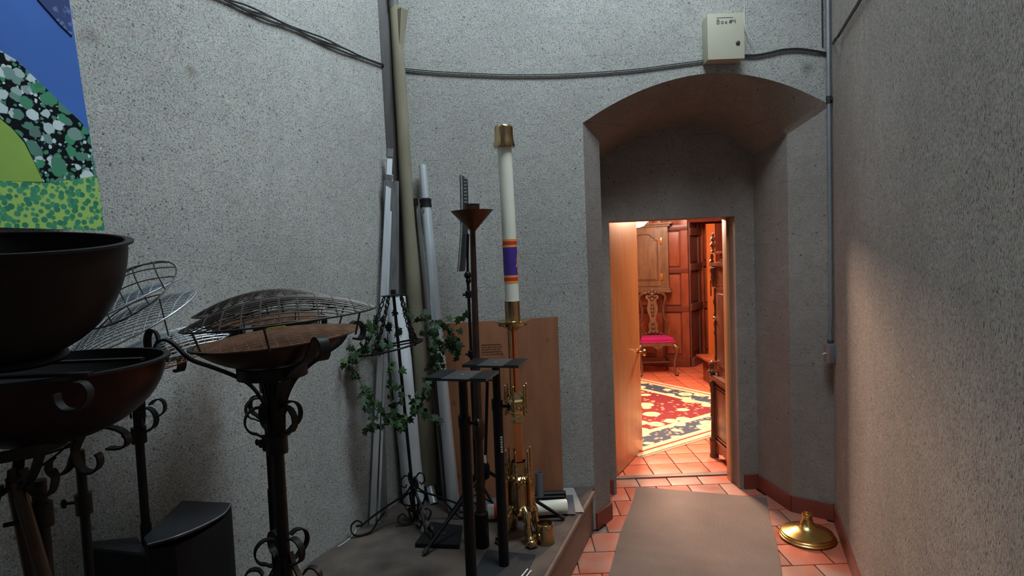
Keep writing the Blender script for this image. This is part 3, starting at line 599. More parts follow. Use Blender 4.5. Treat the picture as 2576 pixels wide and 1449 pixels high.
# A: the brazier standing free in the middle
ax, ay = P(686, 935, 1.60).x, 1.60
za = P(686, 930, 1.6).z
yw = None
s = brazier_stand('brazier_stand', 'tall wrought iron stand with four scroll arms holding the shallow copper bowl', ax, ay, za, .245, za+.088, [math.radians(a) for a in (-42, 42, 128, 200)],
    [(P(686, 1052, 1.6).z, .036, True), (P(686, 1378, 1.6).z, .034, True)], .019, .086, collar=P(686, 1112, 1.6).z)
for az in (-.2, PI+.2, -1.9):                    # lower curls near the bottom of the view
    p_ = [(.02, P(686, 1396, 1.6).z), (.035, P(686, 1440, 1.6).z), (.06, P(686, 1470, 1.6).z)]+spiral(.098, P(686, 1446, 1.6).z, .034, -2.2, -.85, .5, 12)
    p_ = [(.02, P(686, 1390, 1.6).z), (.03, P(686, 1425, 1.6).z), (.05, P(686, 1455, 1.6).z), (.075, P(686, 1474, 1.6).z), (.098, P(686, 1464, 1.6).z), (.105, P(686, 1440, 1.6).z), (.09, P(686, 1424, 1.6).z), (.068, P(686, 1426, 1.6).z), (.058, P(686, 1440, 1.6).z)]
    q = MB(); q.strap(smoothpath(polar(V((ax, ay, 0)), az, p_), 4), .018, .0045, V((-math.sin(az), math.cos(az), 0))); q.build('scroll', 'iron', s)
rimA = za+.078
bowl('fire_bowl', 'shallow copper brown bowl under the rusty grate on the free-standing brazier', (ax, ay, rimA), .192, .072, 'cop', 'bowlin', RY(-.03), power=2.4, rimmat='iron')
cap('fire_grate', 'rusty brown wire grate lying across the shallow copper bowl', (ax+.030, ay-.01, rimA+.010), .205, .022, .010, .030, .0020, 'rust', RY(-.06) @ RX(.02), .5, None, .0028, cat='grate')
q = MB(); q.strap([(ax+.00, ay-.02, rimA+.036), (ax+.045, ay-.01, rimA+.040)], .008, .003, (0, 1, 0)); tag(q.build('wax_stick', 'yellow', loc=(ax, ay, rimA+.03)), 'small yellow wax stick lying on the rusty grate', 'wax')
cap('wire_dome', 'black wire mesh dome raised on legs above the rusty grate', P(711, 800, 1.58), .243, .058, .021, .044, .0022, 'wire', RY(-.065), .35, [(math.radians(a), .22, .062) for a in (200, 260, 330, 40, 120)], .0026)
# B: brazier behind it
bx_, by_ = P(660, 815, 2.08).x, 2.08; zb = P(660, 866, 2.08).z
brazier_stand('brazier_stand', 'wrought iron stand hidden behind the shallow copper bowl, holding the dark bowl near the wall', bx_, by_, zb, .25, zb+.062, [math.radians(a) for a in (-30, 60, 150, 215)], [(1.2, .036, True)], .018, .09)
bowl('fire_bowl', 'dark rusty bowl glimpsed through the wire dome behind the shallow copper bowl', (bx_, by_, zb+.082), .205, .075, 'bowl', 'rust', None, power=2.4)
cap('fire_grate', 'dark reddish wire grate on the rear bowl near the left wall', (bx_, by_, zb+.087), .20, .02, .012, .034, .0022, 'rust', None, .2, None, .003, cat='grate')
cap('wire_dome', 'black wire mesh dome over the rear bowl, peeking above the front dome', P(680, 776, 2.08), .243, .066, .018, .036, .0019, 'wire', RY(-.05), .25, [(math.radians(a), .2, .08) for a in (210, 300, 30, 120)], .003)
# C F E G: group at the left
cC = P(5, 612, 1.12); RC = .199
bigd = (cC.z-P(0, 912, 1.12).z)
def bigbowl():
    T = RX(.12) @ RY(.075); t = thing('cauldron', 'huge dark hemispherical bowl with flat lip nearest the camera at the left edge', 'bowl', cC+V((0, 0, -bigd)))
    prof = [(RC*math.sin(a*PI/28)**.9 if a else 0, -bigd*math.cos(a*PI/28)) for a in range(15)]
    q = MB(); q.open_lathe(prof, cC, 64, T); q.build('outer_shell', 'bowl', t)
    q = MB(); q.open_lathe([(max(0, r_-.004), z_+.004) for r_, z_ in prof], cC, 64, T); q.build('inner_shell', 'bowlin', t)
    q = MB(); q.open_lathe([(RC-.006, 0), (RC-.006, .003), (RC+.010, .003), (RC+.010, -.002), (RC-.001, -.002)], cC, 64, T); q.build('rim', 'iron', t)
    zf = -bigd; q = MB(); q.open_lathe([(.075, zf+.014), (.083, zf+.010), (.086, zf+.002), (.082, zf-.004), (.075, zf)], cC, 40, T); q.build('foot_ring', 'iron', t)
bigbowl()
zF = P(60, 1112, 1.22).z+.075; cC2 = cC; cC = V((P(2, 1112, 1.20).x, 1.20, 0))
tF = thing('brazier_tripod', 'iron and rusty bronze tripod stand with slanting legs at the lower left corner', 'stand', (cC.x, cC.y, PT), 'wrought iron brazier stands')
q = MB(); q.open_lathe([(.10, -.01), (.106, -.01), (.106, .012), (.10, .012), (.10, -.01)], (cC.x+.01, cC.y, zF-.075), 32); q.build('ring', 'iron', tF)
for az in (math.radians(-14), math.radians(115), math.radians(235)):
    p0 = V((cC.x+.01+.10*math.cos(az), cC.y+.10*math.sin(az), zF-.07)); p1 = V((cC.x+.01+.02*math.cos(az), cC.y+.02*math.sin(az), zF-.17)); p2 = V((cC.x+.30*math.cos(az), cC.y+.30*math.sin(az), PT+.005))
    q = MB(); q.tube([p1+V((0, 0, .02)), p2], [.013, .011], 10); q.build('leg', 'coparm', tF)
    q = MB(); q.strap(smoothpath([p0+V((.03*math.cos(az), .03*math.sin(az), .03)), p0, lerp(p0, p1, .5)+V((0, 0, -.02)), p1], 5), .02, .005, (-math.sin(az), math.cos(az), 0)); q.build('arm', 'iron', tF)
for zz_, az in ((P(40, 1262, 1.1).z, -.1), (P(40, 1262, 1.1).z, 3.2)):
    p_ = [(.012, zz_+.03), (.02, zz_-.005), (.045, zz_-.028), (.07, zz_-.02), (.082, zz_+.01), (.075, zz_+.028)]
    q = MB(); q.strap(smoothpath(polar(V((cC.x+.03, cC.y, 0)), az, p_), 5), .018, .0045, V((-math.sin(az), math.cos(az), 0))); q.build('scroll', 'iron', tF)
q = MB(); q.tube([(cC.x+.045, cC.y+.03, zF-.16), (cC.x+.045, cC.y+.03, PT)], .014, 12); q.build('pole', 'iron', tF)
q = MB(); q.lathe([(.014, -.02), (.022, -.02), (.022, .03), (.014, .03)], (cC.x+.045, cC.y+.03, P(60, 1355, 1.13).z), 12); q.tube([(cC.x+.045, cC.y+.03, P(60, 1358, 1.13).z), (cC.x-.01, cC.y+.0, P(60, 1358, 1.13).z)], .005, 8); q.build('collar', 'iron', tF)
# E
cE = P(112, 922, 1.27); RE = .226
bowl('fire_bowl', 'wide deep copper bowl with dark interior below and behind the huge bowl', (cE.x, cE.y, cE.z), RE, .165, 'copdark', 'bowlin', RX(.0) @ RY(.0), group=None, lip=.01, rimmat='iron')
q = MB(); ex_, ey_ = P(197, 1100, 1.42).x, 1.42
sE = brazier_stand('brazier_stand', 'wrought iron stand with curled scrolls under the wide deep copper bowl', ex_, ey_, P(197, 1112, 1.42).z, .2, P(197, 1100, 1.42).z, [math.radians(a) for a in (-15, 95, 195)], [], .0125, .1, collar=P(197, 1262, 1.42).z, arms=False)
for c_ in ([(192, 1100), (188, 1125), (194, 1155), (203, 1175), (220, 1187), (240, 1184), (252, 1168), (251, 1150), (244, 1140)], [(205, 1100), (196, 1118), (184, 1150), (176, 1175), (158, 1192), (138, 1196), (124, 1184), (123, 1166), (133, 1154)]):
    q = MB(); q.strap(smoothpath([P(a, b, 1.40) for a, b in c_], 5), .022, .0055, (.1, 1, 0)); q.build('scroll', 'iron', sE)
for px0, py0, px1, py1 in ((-10, 1158, 190, 1116), (62, 1192, 180, 1112)):
    q = MB(); q.strap(smoothpath([P(px0, py0, 1.40), P((px0+px1)/2, (py0+py1)/2+8, 1.41), P(px1, py1, 1.42)], 5), .02, .005, (0, 1, .2)); q.build('brace', 'iron', sE)
for (pts_) in ([(258, 1072), (285, 1076), (310, 1085), (322, 1103), (318, 1120), (300, 1127), (272, 1127)],):
    q = MB(); q.strap(smoothpath([P(a, b, 1.40) for a, b in pts_], 5), .022, .005, (0, 1, 0)); q.build('scroll', 'iron', sE)
q = MB(); q.strap(smoothpath([P(a, b, 1.02) for a, b in ((142, 990), (146, 1012), (165, 1030), (195, 1030), (220, 1010), (226, 985), (212, 965), (192, 962))], 5), .018, .004, (0, 1, 0)); q.build('front_scroll', 'iron', sE)
sup = thing('support_bars', 'black iron bars across the wide copper bowl carrying the huge dark bowl', 'grate', (cE.x, cE.y, cE.z+.004))
for k_ in (-.08, .08): q = MB(); q.bx(cE.x-.205, cE.x+.205, cE.y-.07+k_-.008, cE.y-.07+k_+.008, cE.z+.0035, cE.z+.0095); q.build('bar', 'iron', sup)
q = MB(); az = -1.15                                # strap scroll standing on the near rim and handle at the back
q.strap(smoothpath([P(372, 876, 1.62), P(371, 850, 1.62), P(378, 832, 1.62), P(390, 834, 1.62), P(398, 852, 1.62), P(397, 876, 1.62)], 5), .022, .005, (.35, 1, 0)); q.build('handle', 'iron', sE)
# G: empty stand carrying the stacked wire lids
gx, gy = P(350, 1100, 1.84).x, 1.84
sG = brazier_stand('brazier_stand', 'wrought iron stand with high curl, right of the wide copper bowl, before the black box', gx, gy, P(350, 912, 1.84).z, .2, P(350, 895, 1.84).z, [math.radians(a) for a in (-25, 100, 215)], [(P(350, 1052, 1.84).z, .034, True)], .015, .08, collar=P(350, 1090, 1.84).z)
q = MB(); q.strap(smoothpath([P(a, b, 1.8) for a, b in ((378, 1018), (388, 1008), (402, 1004), (413, 1013), (415, 1030), (406, 1043), (396, 1046))], 5), .018, .004, (.2, 1, 0)); q.build('scroll', 'iron', sG)
cap('mesh_cover', 'flat galvanised wire lid at the bottom, sticking out to the right of the stack', P(440, 862, 1.86), .17, .03, .020, .020, .0021, 'zinc', RX(.20) @ RY(-.10), .7, None, .0026, 'wire covers stacked between the left bowls')
cap('mesh_cover', 'galvanised wire lid with dark ribs, middle of the tilted stack', P(335, 812, 1.80), .192, .035, .017, .030, .0021, 'zinc', RX(.35) @ RY(-.32), .25, None, .0032, 'wire covers stacked between the left bowls')
cap('mesh_cover', 'galvanised wire lid leaning on the one below, second from top', P(300, 776, 1.78), .185, .03, .020, .03, .0021, 'zinc', RX(.22) @ RY(-.40), .4, None, .0032, 'wire covers stacked between the left bowls')
cap('mesh_cover', 'open black wire hoop with sparse crossing ribs, topmost of the tilted stack', P(318, 738, 1.76), .150, .05, .06, .05, .0022, 'wire', RX(.62) @ RY(-.22), .6, None, .0022, 'wire covers stacked between the left bowls')
q = MB(); q.tube([P(401, 752, 1.7), P(424, 845, 1.7)], .002, 6); o = q.build('wire_prong', 'wire', bpy.data.objects['mesh_cover.003'])
# rusty lid with yellow bits behind the left arm
cap('fire_grate', 'rusty yellowish wire grate tilted between the left bowls and the free-standing brazier', P(440, 893, 1.80), .12, .015, .012, .02, .0016, 'rust', RX(.25) @ RY(-.2), .1, None, .0022, cat='grate')

# black box with torn lid
lb = thing('black_box', 'black wooden box with curved front and dusty torn lid against the left wall', 'box', (-1.05, 1.92, PT))
zt = .90
T_ = [Z(458, 1259, zt), Z(582, 1265, zt), Z(565, 1296, zt), Z(515, 1330, zt), Z(440, 1364, zt), Z(372, 1372, zt), Z(362, 1352, zt)]
q = MB(); q.prism([V((p.x, p.y, PT)) for p in T_], (0, 0, zt-PT-.012)); q.build('box_body', 'boxblack', lb, bevel=.003)
q = MB(); n_ = len(T_); warp = [0, 0, .006, .012, .015, .002, 0]
q.add([p+V((0, 0, w_-.008)) for p, w_ in zip(T_, warp)]+[p+V((0, 0, w_)) for p, w_ in zip(T_, warp)], [tuple(range(n_))[::-1], tuple(range(n_, 2*n_))]+[(i, (i+1) % n_, n_+(i+1) % n_, n_+i) for i in range(n_)])
q.build('torn_lid', 'dust', lb)
q = MB(); q.tube(smoothpath([p+V((0, 0, w_+.001)) for p, w_ in zip(T_[1:6], warp[1:6])], 5), .002, 6); q.build('lid_edge', 'zinc', lb)
lb2 = thing('black_box', 'low flat-topped black box behind the iron poles, left of the torn lid', 'box', (-1.2, 1.7, PT))
zt2 = .84; T_ = [Z(206, 1364, zt2), Z(345, 1351, zt2), Z(372, 1392, zt2), Z(212, 1376, zt2)]
q = MB(); q.prism([V((p.x, p.y, PT)) for p in T_], (0, 0, zt2-PT-.01)); q.build('box_body', 'boxblack', lb2, bevel=.003)
q = MB(); q.prism([V((p.x, p.y, zt2-.009)) for p in T_], (0, 0, .009)); q.build('lid', 'dust', lb2)

# ------------------------------------------------------------------ long things leaning in the corner
pt = lambda x, y: Z(x, y, PT)
# dark beam
b0 = P(1008, 1262, 3.485); b0.z = PT; b1 = P(968, -60, 3.515)
lt = thing('beam', 'long dark stained timber leaning in the corner behind the canvas-wrapped pole', 'timber', b0)
q = MB(); q.strap([b0+V((-.03, .03, 0)), b1+V((0, -.0, 0))], .105, .035, (1, .35, 0)); q.build('dark_plank', 'beam', lt)
q = MB(); q.strap([b0+V((-.055, -.005, 0)), P(984, 455, 3.40)], .085, .02, (1, .35, 0)); q.build('grey_face_board', 'greywood', lt)
# canvas wrapped pole
c0 = P(1078, 1215, 3.49); c1_ = P(990, 15, 3.50); f0_ = pt(1092, 1268)
ct = thing('wrapped_pole', 'tall pole wrapped in olive canvas with a silver foot, leaning in the corner', 'pole', f0_)
n_ = 22; path = []; rad = []
for i in range(n_+1):
    t = i/n_; p = lerp(c0, c1_, t); path.append(p+V((.006*math.sin(9*t), 0, 0))); rad.append(lerp(.053, .029, t)*(1+.05*math.sin(17*t)+.03*math.sin(31*t)))
q = MB(); q.tube(path, rad, 18); q.build('canvas_cover', 'canvas', ct)
q = MB(); fd = P(1005, 40, 3.50); q.tube([P(1003, 150, 3.49), P(1008, 90, 3.49), P(1012, 25, 3.49)], [.008, .024, .034], 4); q.build('canvas_flap', 'canvas', ct)
q = MB(); q.tube([f0_, c0+V((0, 0, .02))], .024, 14); q.build('silver_foot', 'alu', ct)
q = MB(); q.tube([c1_-V((0, 0, .01)), P(987, -120, 3.47)], .028, 14); q.build('end_sleeve', 'greywood', ct)
# white roll
w0 = P(1042, 1258, 3.43); w0.z = PT+.002; w1 = P(993, 748, 3.425)
wt = thing('paper_roll', 'large white rolled sheet standing behind the ivy', 'roll', w0)
q = MB(); rr_ = [lerp(.064, .060, i/10)*(1+.03*math.sin(i*2.1)) for i in range(11)]; q.tube([lerp(w0+V((0, .0, .01)), w1, i/10) for i in range(11)], rr_, 20); q.build('rolled_sheet', 'paper', wt)
q = MB(); q.tube([lerp(w0, w1, .999), lerp(w0, w1, 1.004)], [.045, .045], 20); q.build('roll_core', 'greywood', wt)
# silver poles
s0 = pt(1143, 1290); s1 = P(1063, 415, 3.50)
st = thing('telescopic_pole', 'silver telescopic pole with black collar leaning right of the canvas-wrapped pole', 'pole', s0, 'silver poles leaning on the front wall')
sc_ = P(1071, 511, 3.485)
q = MB(); q.tube([s0+V((0, 0, .02)), sc_], [.035, .027], 20); q.build('lower_tube', 'alu', st)
q = MB(); q.tube([sc_, s1], .0215, 20); q.build('upper_tube', 'alu', st)
q = MB(); Rc = (s1-s0).to_track_quat('Z', 'Y').to_matrix(); q.lathe([(.027, -.026), (.034, -.024), (.032, -.004), (.034, .008), (.034, .022), (.024, .027)], sc_, 20, Rc); cl = q.build('collar', 'black', st)
q = MB(); q.box(P(1069, 533, 3.455), (.018, .004, .022)); q.build('sticker', 'ink', st)
q = MB(); q.lathe([(.035, 0), (.035, .04)], s0+V((0, 0, .001)), 18); q.build('end_cap', 'pvc', st)
s2 = P(1122, 1262, 3.50); s2.z = PT; s3 = P(1048, 500, 3.535)
st = thing('telescopic_pole', 'slimmer silver pole half hidden behind the canvas-wrapped pole', 'pole', s2, 'silver poles leaning on the front wall')
q = MB(); q.tube([s2, s3], [.022, .012], 16); q.build('tube', 'alu', st)
q = MB(); q.lathe([(.016, -.02), (.022, -.018), (.022, .018), (.016, .02)], P(1043, 508, 3.52), 14); q.build('collar', 'black', st)
k0 = pt(1132, 1262); k1 = P(1094, 900, 3.46)
q = MB(); q.strap([k0, k1], .055, .012, (1, .1, 0)); tag(q.build('board', 'beam', loc=k0), 'narrow black board leaning beside the silver pole foot', 'board')
# aluminium bars at left wall
a0_ = Z(936, 1318, PT); a1 = P(981, 380, 3.42)
al = thing('metal_bar', 'flat aluminium profile with dark cap leaning on the left wall by the corner', 'bar', a0_)
q = MB(); q.strap([a0_, a1], .030, .016, (1, .45, 0)); q.build('profile', 'alu', al)
q = MB(); q.strap([a0_+V((.032, .01, 0)), P(986, 440, 3.43)], .012, .012, (1, .45, 0)); q.build('inner_rail', 'alu', al)
q = MB(); q.strap([P(980, 395, 3.41), P(981, 374, 3.41)], .034, .02, (1, .45, 0)); q.build('end_cap', 'greywood', al)
q = MB(); q.strap([P(978, 452, 3.40), P(979, 440, 3.40)], .040, .026, (1, .45, 0)); q.build('clip', 'greywood', al)
q = MB(); g0 = Z(966, 1300, PT); q.strap([g0, P(958, 1010, 3.28)], .04, .014, (1, .45, 0)); tag(q.build('board', 'greywood', loc=g0), 'grey board leaning beside the aluminium profile, low by the wall', 'board')

# plywood
p00 = pt(1128, 1242); p10 = pt(1418, 1232); yb_ = 3.44
q = MB(); A_, B_, C_, D_ = P(1125, 1242, 3.44), P(1417, 1232, 3.44), P(1403, 797, 3.53), P(1108, 815, 3.53)
dz_ = PT-min(A_.z, B_.z)
A_.z = B_.z = PT+.001
py_ = thing('plywood_sheet', 'orange brown plywood sheet with faint stamp leaning on the front wall', 'board', A_)
q.prism([A_, B_, C_, D_], (0, .014, 0)); q.build('sheet', 'ply', py_)
q = MB(); nrp = V((0, -.0012, 0)); O_ = P(1211, 868, 3.512)
for r_ in range(5):
    z_ = O_.z-r_*.014; yy = lerp(3.53, 3.44, (C_.z-z_)/(C_.z-PT))-.0008
    x_ = O_.x
    if r_ in (0, 3): q.box((O_.x+.058, yy, z_), (.118, .001, .003)); continue
    random.seed(r_)
    while x_ < O_.x+.11: w_ = random.uniform(.006, .02); q.box((x_+w_/2, yy, z_), (w_, .001, .004)); x_ += w_+.005
q.build('stamp', 'stampink', py_)
random.seed(11)

# ------------------------------------------------------------------ plant stand with chains
pb = pt(1045, 1318); px_, pyy = pb.x, pb.y
ps = thing('plant_stand', 'black wrought iron plant stand with chains, ring and three curled feet', 'stand', pb)
topp = P(990, 742, pyy+.02); 
q = MB(); q.tube([V((px_, pyy, PT+.04)), topp], .0085, 10); q.build('pole', 'iron', ps)
Rt = (topp-pb).to_track_quat('Z', 'Y').to_matrix()
q = MB(); q.lathe([(.0, -.004), (.055, -.006), (.068, -.002), (.068, .001), (.014, .004), (.014, .028), (0, .028)], topp, 24, Rt); q.build('top_plate', 'iron', ps)
rc = P(981, 874, pyy); rc = V((rc.x+.005, pyy, rc.z)); RR_ = .168
q = MB(); q.tube([rc+V((RR_*math.cos(2*PI*i/40), RR_*math.sin(2*PI*i/40), .03*math.cos(2*PI*i/40))) for i in range(41)], .0055, 8, False); q.build('ring', 'iron', ps)
q = MB(); q.tube([rc+V((-RR_, 0, -.03)), rc+V((0, 0, .004)), rc+V((RR_, 0, .03))], .004, 6); q.tube([rc+V((0, -RR_, 0)), rc+V((0, RR_, 0))], .004, 6); q.build('cross_bar', 'iron', ps)
for a_ in (-2.7, -1.95, -.55, .8, 2.3):
    e_ = rc+V((RR_*math.cos(a_), RR_*math.sin(a_), .03*math.cos(a_))); s_ = topp+V((.05*math.cos(a_), .05*math.sin(a_), -.008))
    L_ = (e_-s_).length; nl = max(4, int(L_/.023)); d_ = (e_-s_).normalized(); sd = d_.orthogonal().normalized(); sd2 = d_.cross(sd); q = MB()
    for i in range(nl):
        c_ = s_+(e_-s_)*((i+.5)/nl)+V((0, 0, -.03*math.sin(PI*(i+.5)/nl))); e2 = sd if i % 2 else sd2
        q.tube([c_+d_*.0155*math.cos(2*PI*k/10)+e2*.0095*math.sin(2*PI*k/10) for k in range(11)], .0034, 5, False)
    q.build('chain', 'iron', ps)
hub = V((px_, pyy, P(1040, 1225, pyy).z))
q = MB(); q.lathe([(.009, -.05), (.018, -.03), (.018, .03), (.010, .04)], hub, 12); q.build('hub', 'iron', ps)
for az, le in ((math.radians(205), .30), (math.radians(8), .30), (math.radians(-62), .24)):
    s_ = V((-math.sin(az), math.cos(az), 0)); h0 = hub.z
    p_ = [(.012, h0+.01), (.05, h0-.03), (.15, h0-.075), (le-.06, h0-.12), (le-.02, h0-.15), (le+.012, h0-.18)]
    p_ = [(r_, max(z_, PT+.06)) for r_, z_ in p_]
    q = MB(); q.strap(smoothpath(polar(pb, az, p_), 4), .012, .007, s_); q.build('leg', 'iron', ps)
    q = MB(); q.strap(smoothpath(polar(pb, az, [(le-.14, h0-.10), (le-.10, PT+.06), (le-.06, PT+.012), (le-.0, PT+.006), (le+.035, PT+.03), (le+.035, PT+.07), (le+.008, PT+.088), (le-.018, PT+.07), (le-.012, PT+.05)]), 5), .011, .006, s_); q.build('foot_scroll', 'iron', ps)
for az in [math.radians(a) for a in (30, 120, 200, 300)]:
    s_ = V((-math.sin(az), math.cos(az), 0)); h0 = hub.z
    q = MB(); q.strap(smoothpath(polar(pb, az, [(.010, h0-.01), (.014, h0+.04), (.035, h0+.068), (.060, h0+.055), (.064, h0+.02), (.045, h0+.005), (.036, h0+.02)]), 5), .010, .005, s_); q.build('scroll', 'iron', ps)
    q = MB(); q.strap(smoothpath(polar(pb, az, [(.012, h0-.02), (.06, h0-.055), (.05, h0-.10), (.02, PT+.05), (.02, PT+.012), (.055, PT+.004), (.085, PT+.02), (.09, PT+.05), (.066, PT+.068), (.047, PT+.05)]), 5), .011, .005, s_); q.build('scroll', 'iron', ps)
# ivy
iv = thing('ivy', 'trailing green ivy hanging round the ring of the chain plant stand', 'plant', rc)
lv = [(0, 0), (.28, -.12), (.5, .12), (.3, .3), (.42, .62), (.15, .58), (0, 1), (-.15, .58), (-.42, .62), (-.3, .3), (-.5, .12), (-.28, -.12)]
q = MB(); q.add([(0, .35, 0)]+[(a, b, -.10*abs(a)*2-.12*abs(b-.35)) for a, b in lv], [(0, 1+i, 1+(i+1) % 12) for i in range(12)])
for p in q.v: p *= 1
lo = q.build('leaf', 'ivy', smooth=80); lme = lo.data; bpy.data.objects.remove(lo)
vines = [([(905, 800), (930, 830), (900, 868), (880, 900), (905, 960), (925, 1010), (930, 1045)], -.10, 26, 16), ([(925, 790), (960, 800), (990, 820), (1010, 850)], .12, 10, 12),
    ([(1010, 790), (1040, 780), (1070, 800), (1100, 815), (1140, 800), (1168, 795)], .08, 22, 16), ([(1060, 810), (1090, 850), (1120, 870), (1140, 850), (1120, 840), (1095, 880)], .0, 34, 24),
    ([(1080, 860), (1100, 900), (1085, 950), (1065, 1000), (1060, 1030)], -.04, 34, 24), ([(905, 960), (940, 1010), (970, 1040), (1010, 1050), (1000, 1075)], -.12, 22, 14),
    ([(985, 900), (990, 950), (985, 1000), (1000, 1040)], -.14, 16, 14), ([(1000, 980), (1030, 1000), (1050, 1020), (1030, 1040)], -.15, 14, 16), ([(1000, 1070), (965, 1065), (930, 1072), (900, 1085)], -.14, 9, 7),
    ([(1075, 1035), (1090, 1048), (1105, 1055)], -.08, 5, 5), ([(870, 905), (885, 930), (900, 950)], -.10, 9, 9), ([(935, 820), (950, 850), (965, 870), (930, 875)], -.1, 15, 12), ([(1000, 1060), (1030, 1060)], -.13, 8, 12), ([(1110, 845), (1145, 870), (1150, 900)], .02, 6, 5)]
vm = MB(); cnt = 0
for pts_, dy, n_, sp in vines:
    pp = smoothpath([P(a, b, pyy+dy) for a, b in pts_], 6); vm.tube(pp, .0014, 4)
    for i in range(int(n_*1.28)):
        k = random.random()*(len(pp)-1.01); a = pp[int(k)].lerp(pp[int(k)+1], k % 1)
        p = a+V((random.gauss(0, .42), random.gauss(0, .8), random.gauss(0, .42)))*sp/430
        o = bpy.data.objects.new('leaf', lme); COL.objects.link(o); o.parent = iv; o.location = p-rc
        s_ = random.uniform(.027, .05); o.scale = (s_, s_, s_)
        o.rotation_euler = (PI/2+random.uniform(-.9, .5), random.uniform(-.5, .5), random.uniform(-.9, .9)+0); o.rotation_euler.rotate_axis('Z', random.uniform(2.2, 4.1)); cnt += 1
o = vm.build('vine_stem', 'vine', iv)

# ------------------------------------------------------------------ stands by the candle
# bronze candle stand
cb = Z(1213, 1374, PT); kx, ky = cb.x, cb.y
cs = thing('candle_stand', 'slim brown bronze candle stand with cone shaped drip pan, behind the speaker stands', 'candle stand', cb)
zc_ = P(1188, 530, ky).z; zco = P(1205, 1078, ky).z
q = MB(); q.lathe([(.034, 0), (.036, .005), (.034, .17), (.027, .175)], cb, 24); q.build('foot_sleeve', 'black', cs)
q = MB(); q.tube([cb+V((0, 0, .17)), V((kx, ky, zco-.03))], [.024, .017], 16); q.build('lower_shaft', 'coparm', cs)
q = MB(); q.lathe([(.020, -.06), (.030, -.03), (.030, .02), (.020, .05), (.016, .06)], (kx, ky, zco), 18); q.build('joint', 'coparm', cs)
q = MB(); q.tube([V((kx, ky, zco)), V((kx, ky, zc_-.085))], [.019, .013], 16); q.build('upper_shaft', 'coparm', cs)
q = MB(); q.open_lathe([(.012, -.10), (.016, -.092), (.100, -.002), (.102, 0), (.098, 0), (.014, -.085)], (kx, ky, zc_), 36, RY(-.02)); q.build('drip_pan', 'cop', cs)
q = MB(); q.open_lathe([(.016, -.08), (.036, -.03), (.037, .030), (.039, .031), (.035, .031), (.033, -.03)], (kx, ky, zc_), 28); q.build('candle_cup', 'coparm', cs); cs.rotation_euler = (0, .013, 0)
# speaker stands
def speaker_stand(x, y, ztop, yaw, label, ps_=.24):
    c = V((x, y, PT)); t = thing('speaker_stand', label, 'stand', c, 'black speaker stands on the platform edge'); R = RZ(yaw)
    q = MB(); q.box(c+V((0, 0, .004)), (ps_, ps_, .006), R); q.build('base_plate', 'blackmat', t, bevel=.002)
    q = MB(); q.tube([c+V((0, 0, .008)), V((x, y, lerp(PT, ztop, .80)))], .0235, 20); q.build('lower_tube', 'black', t)
    q = MB(); q.tube([V((x, y, lerp(PT, ztop, .78))), V((x, y, ztop-.012))], .0185, 20); q.build('upper_tube', 'black', t)
    zk = lerp(PT, ztop, .80)
    q = MB(); q.lathe([(.0245, -.03), (.0265, -.028), (.0265, .02), (.020, .024)], (x, y, zk), 20); q.build('collar', 'black', t)
    q = MB(); q.tube([(x, y, zk-.01), (x+.052, y-.01, zk-.012)], .007, 8); q.lathe([(.017, 0), (.019, .01), (.012, .016)], (x+.045, y-.009, zk-.012), 10, RY(PI/2)); q.build('clamp_knob', 'black', t)
    q = MB(); q.box((x, y, ztop-.004), (.26, .17, .010), R); pt_ = q.build('top_plate', 'blackmat', t, bevel=.0015)
    for s_ in (-1, 1): q = MB(); q.box(V((x, y, ztop+.0022))+R @ V((s_*.095, 0, 0)), (.068, .17, .0025), R); q.build('rubber_pad', 'black', pt_)
    q = MB(); q.lathe([(.004, 0), (.004, .002), (0, .002)], (x, y, ztop+.001), 8); q.build('screw', 'alu', pt_)
    return t
s_b = P(1250, 915, 2.62); sB = Z(1271, 1430, PT)
speaker_stand(sB.x-.005, sB.y+.02, P(1254, 913, sB.y).z, -.28, 'black speaker stand with padded top plate, the right one, before the brass candle holder')
sA = V((P(1186, 1445, 2.42).x, 2.42, 0))
speaker_stand(sA.x, 2.42, P(1158, 943, 2.42).z, -.28, 'black speaker stand with padded top plate, the left one nearest the camera', .22)
o = bpy.data.objects['speaker_stand']
q = MB(); xx, yy = sB.x-.005, sB.y+.02
for i in range(7): q.box((xx+.012, yy-.0225, P(1271, 1096+i*6, yy).z), (.010, .002, .005 if i % 2 else .008))
q.build('white_lettering', 'white', o)
q = MB(); q.box((xx+.088, yy-.085, PT+.0078), (.006, .09, .001), RZ(-.45)); q.box((xx+.108, yy-.09, PT+.0078), (.006, .07, .001), RZ(-.45)); q.build('white_stripe', 'white', o)
# light stand with slim panel
lb0 = Z(1203, 1288, PT); lx, ly = lb0.x, lb0.y
ls = thing('light_stand', 'black tripod stand topped by a slim silver-edged panel seen edge-on', 'stand', lb0)
zp = P(1178, 690, ly).z
q = MB(); q.tube([(lx, ly, PT+.12), (lx, ly, lerp(PT, zp, .55))], .0125, 12); q.build('lower_tube', 'black', ls)
q = MB(); q.tube([(lx, ly, lerp(PT, zp, .54)), (lx, ly, zp)], .0085, 12); q.build('upper_tube', 'black', ls)
for py_2, nm in ((890, 'collar'), (740, 'collar')):
    z_ = P(1185, py_2, ly).z; q = MB(); q.lathe([(.013, -.02), (.018, -.018), (.018, .016), (.012, .02)], (lx, ly, z_), 12); q.tube([(lx, ly, z_), (lx-.032, ly-.005, z_)], .008, 8); q.build(nm, 'black', ls)
q = MB(); q.ell((lx, ly, zp-.005), (.020, .016, .022)); q.ell((lx+.002, ly, zp-.035), (.015, .013, .018)); q.tube([(lx, ly, zp), (lx+.004, ly-.005, zp+.10), (lx+.012, ly-.01, zp+.22)], .007, 8); q.build('tilt_head', 'black', ls)
pa = P(1166, 682, ly-.02); pb_ = P(1171, 446, ly-.02)
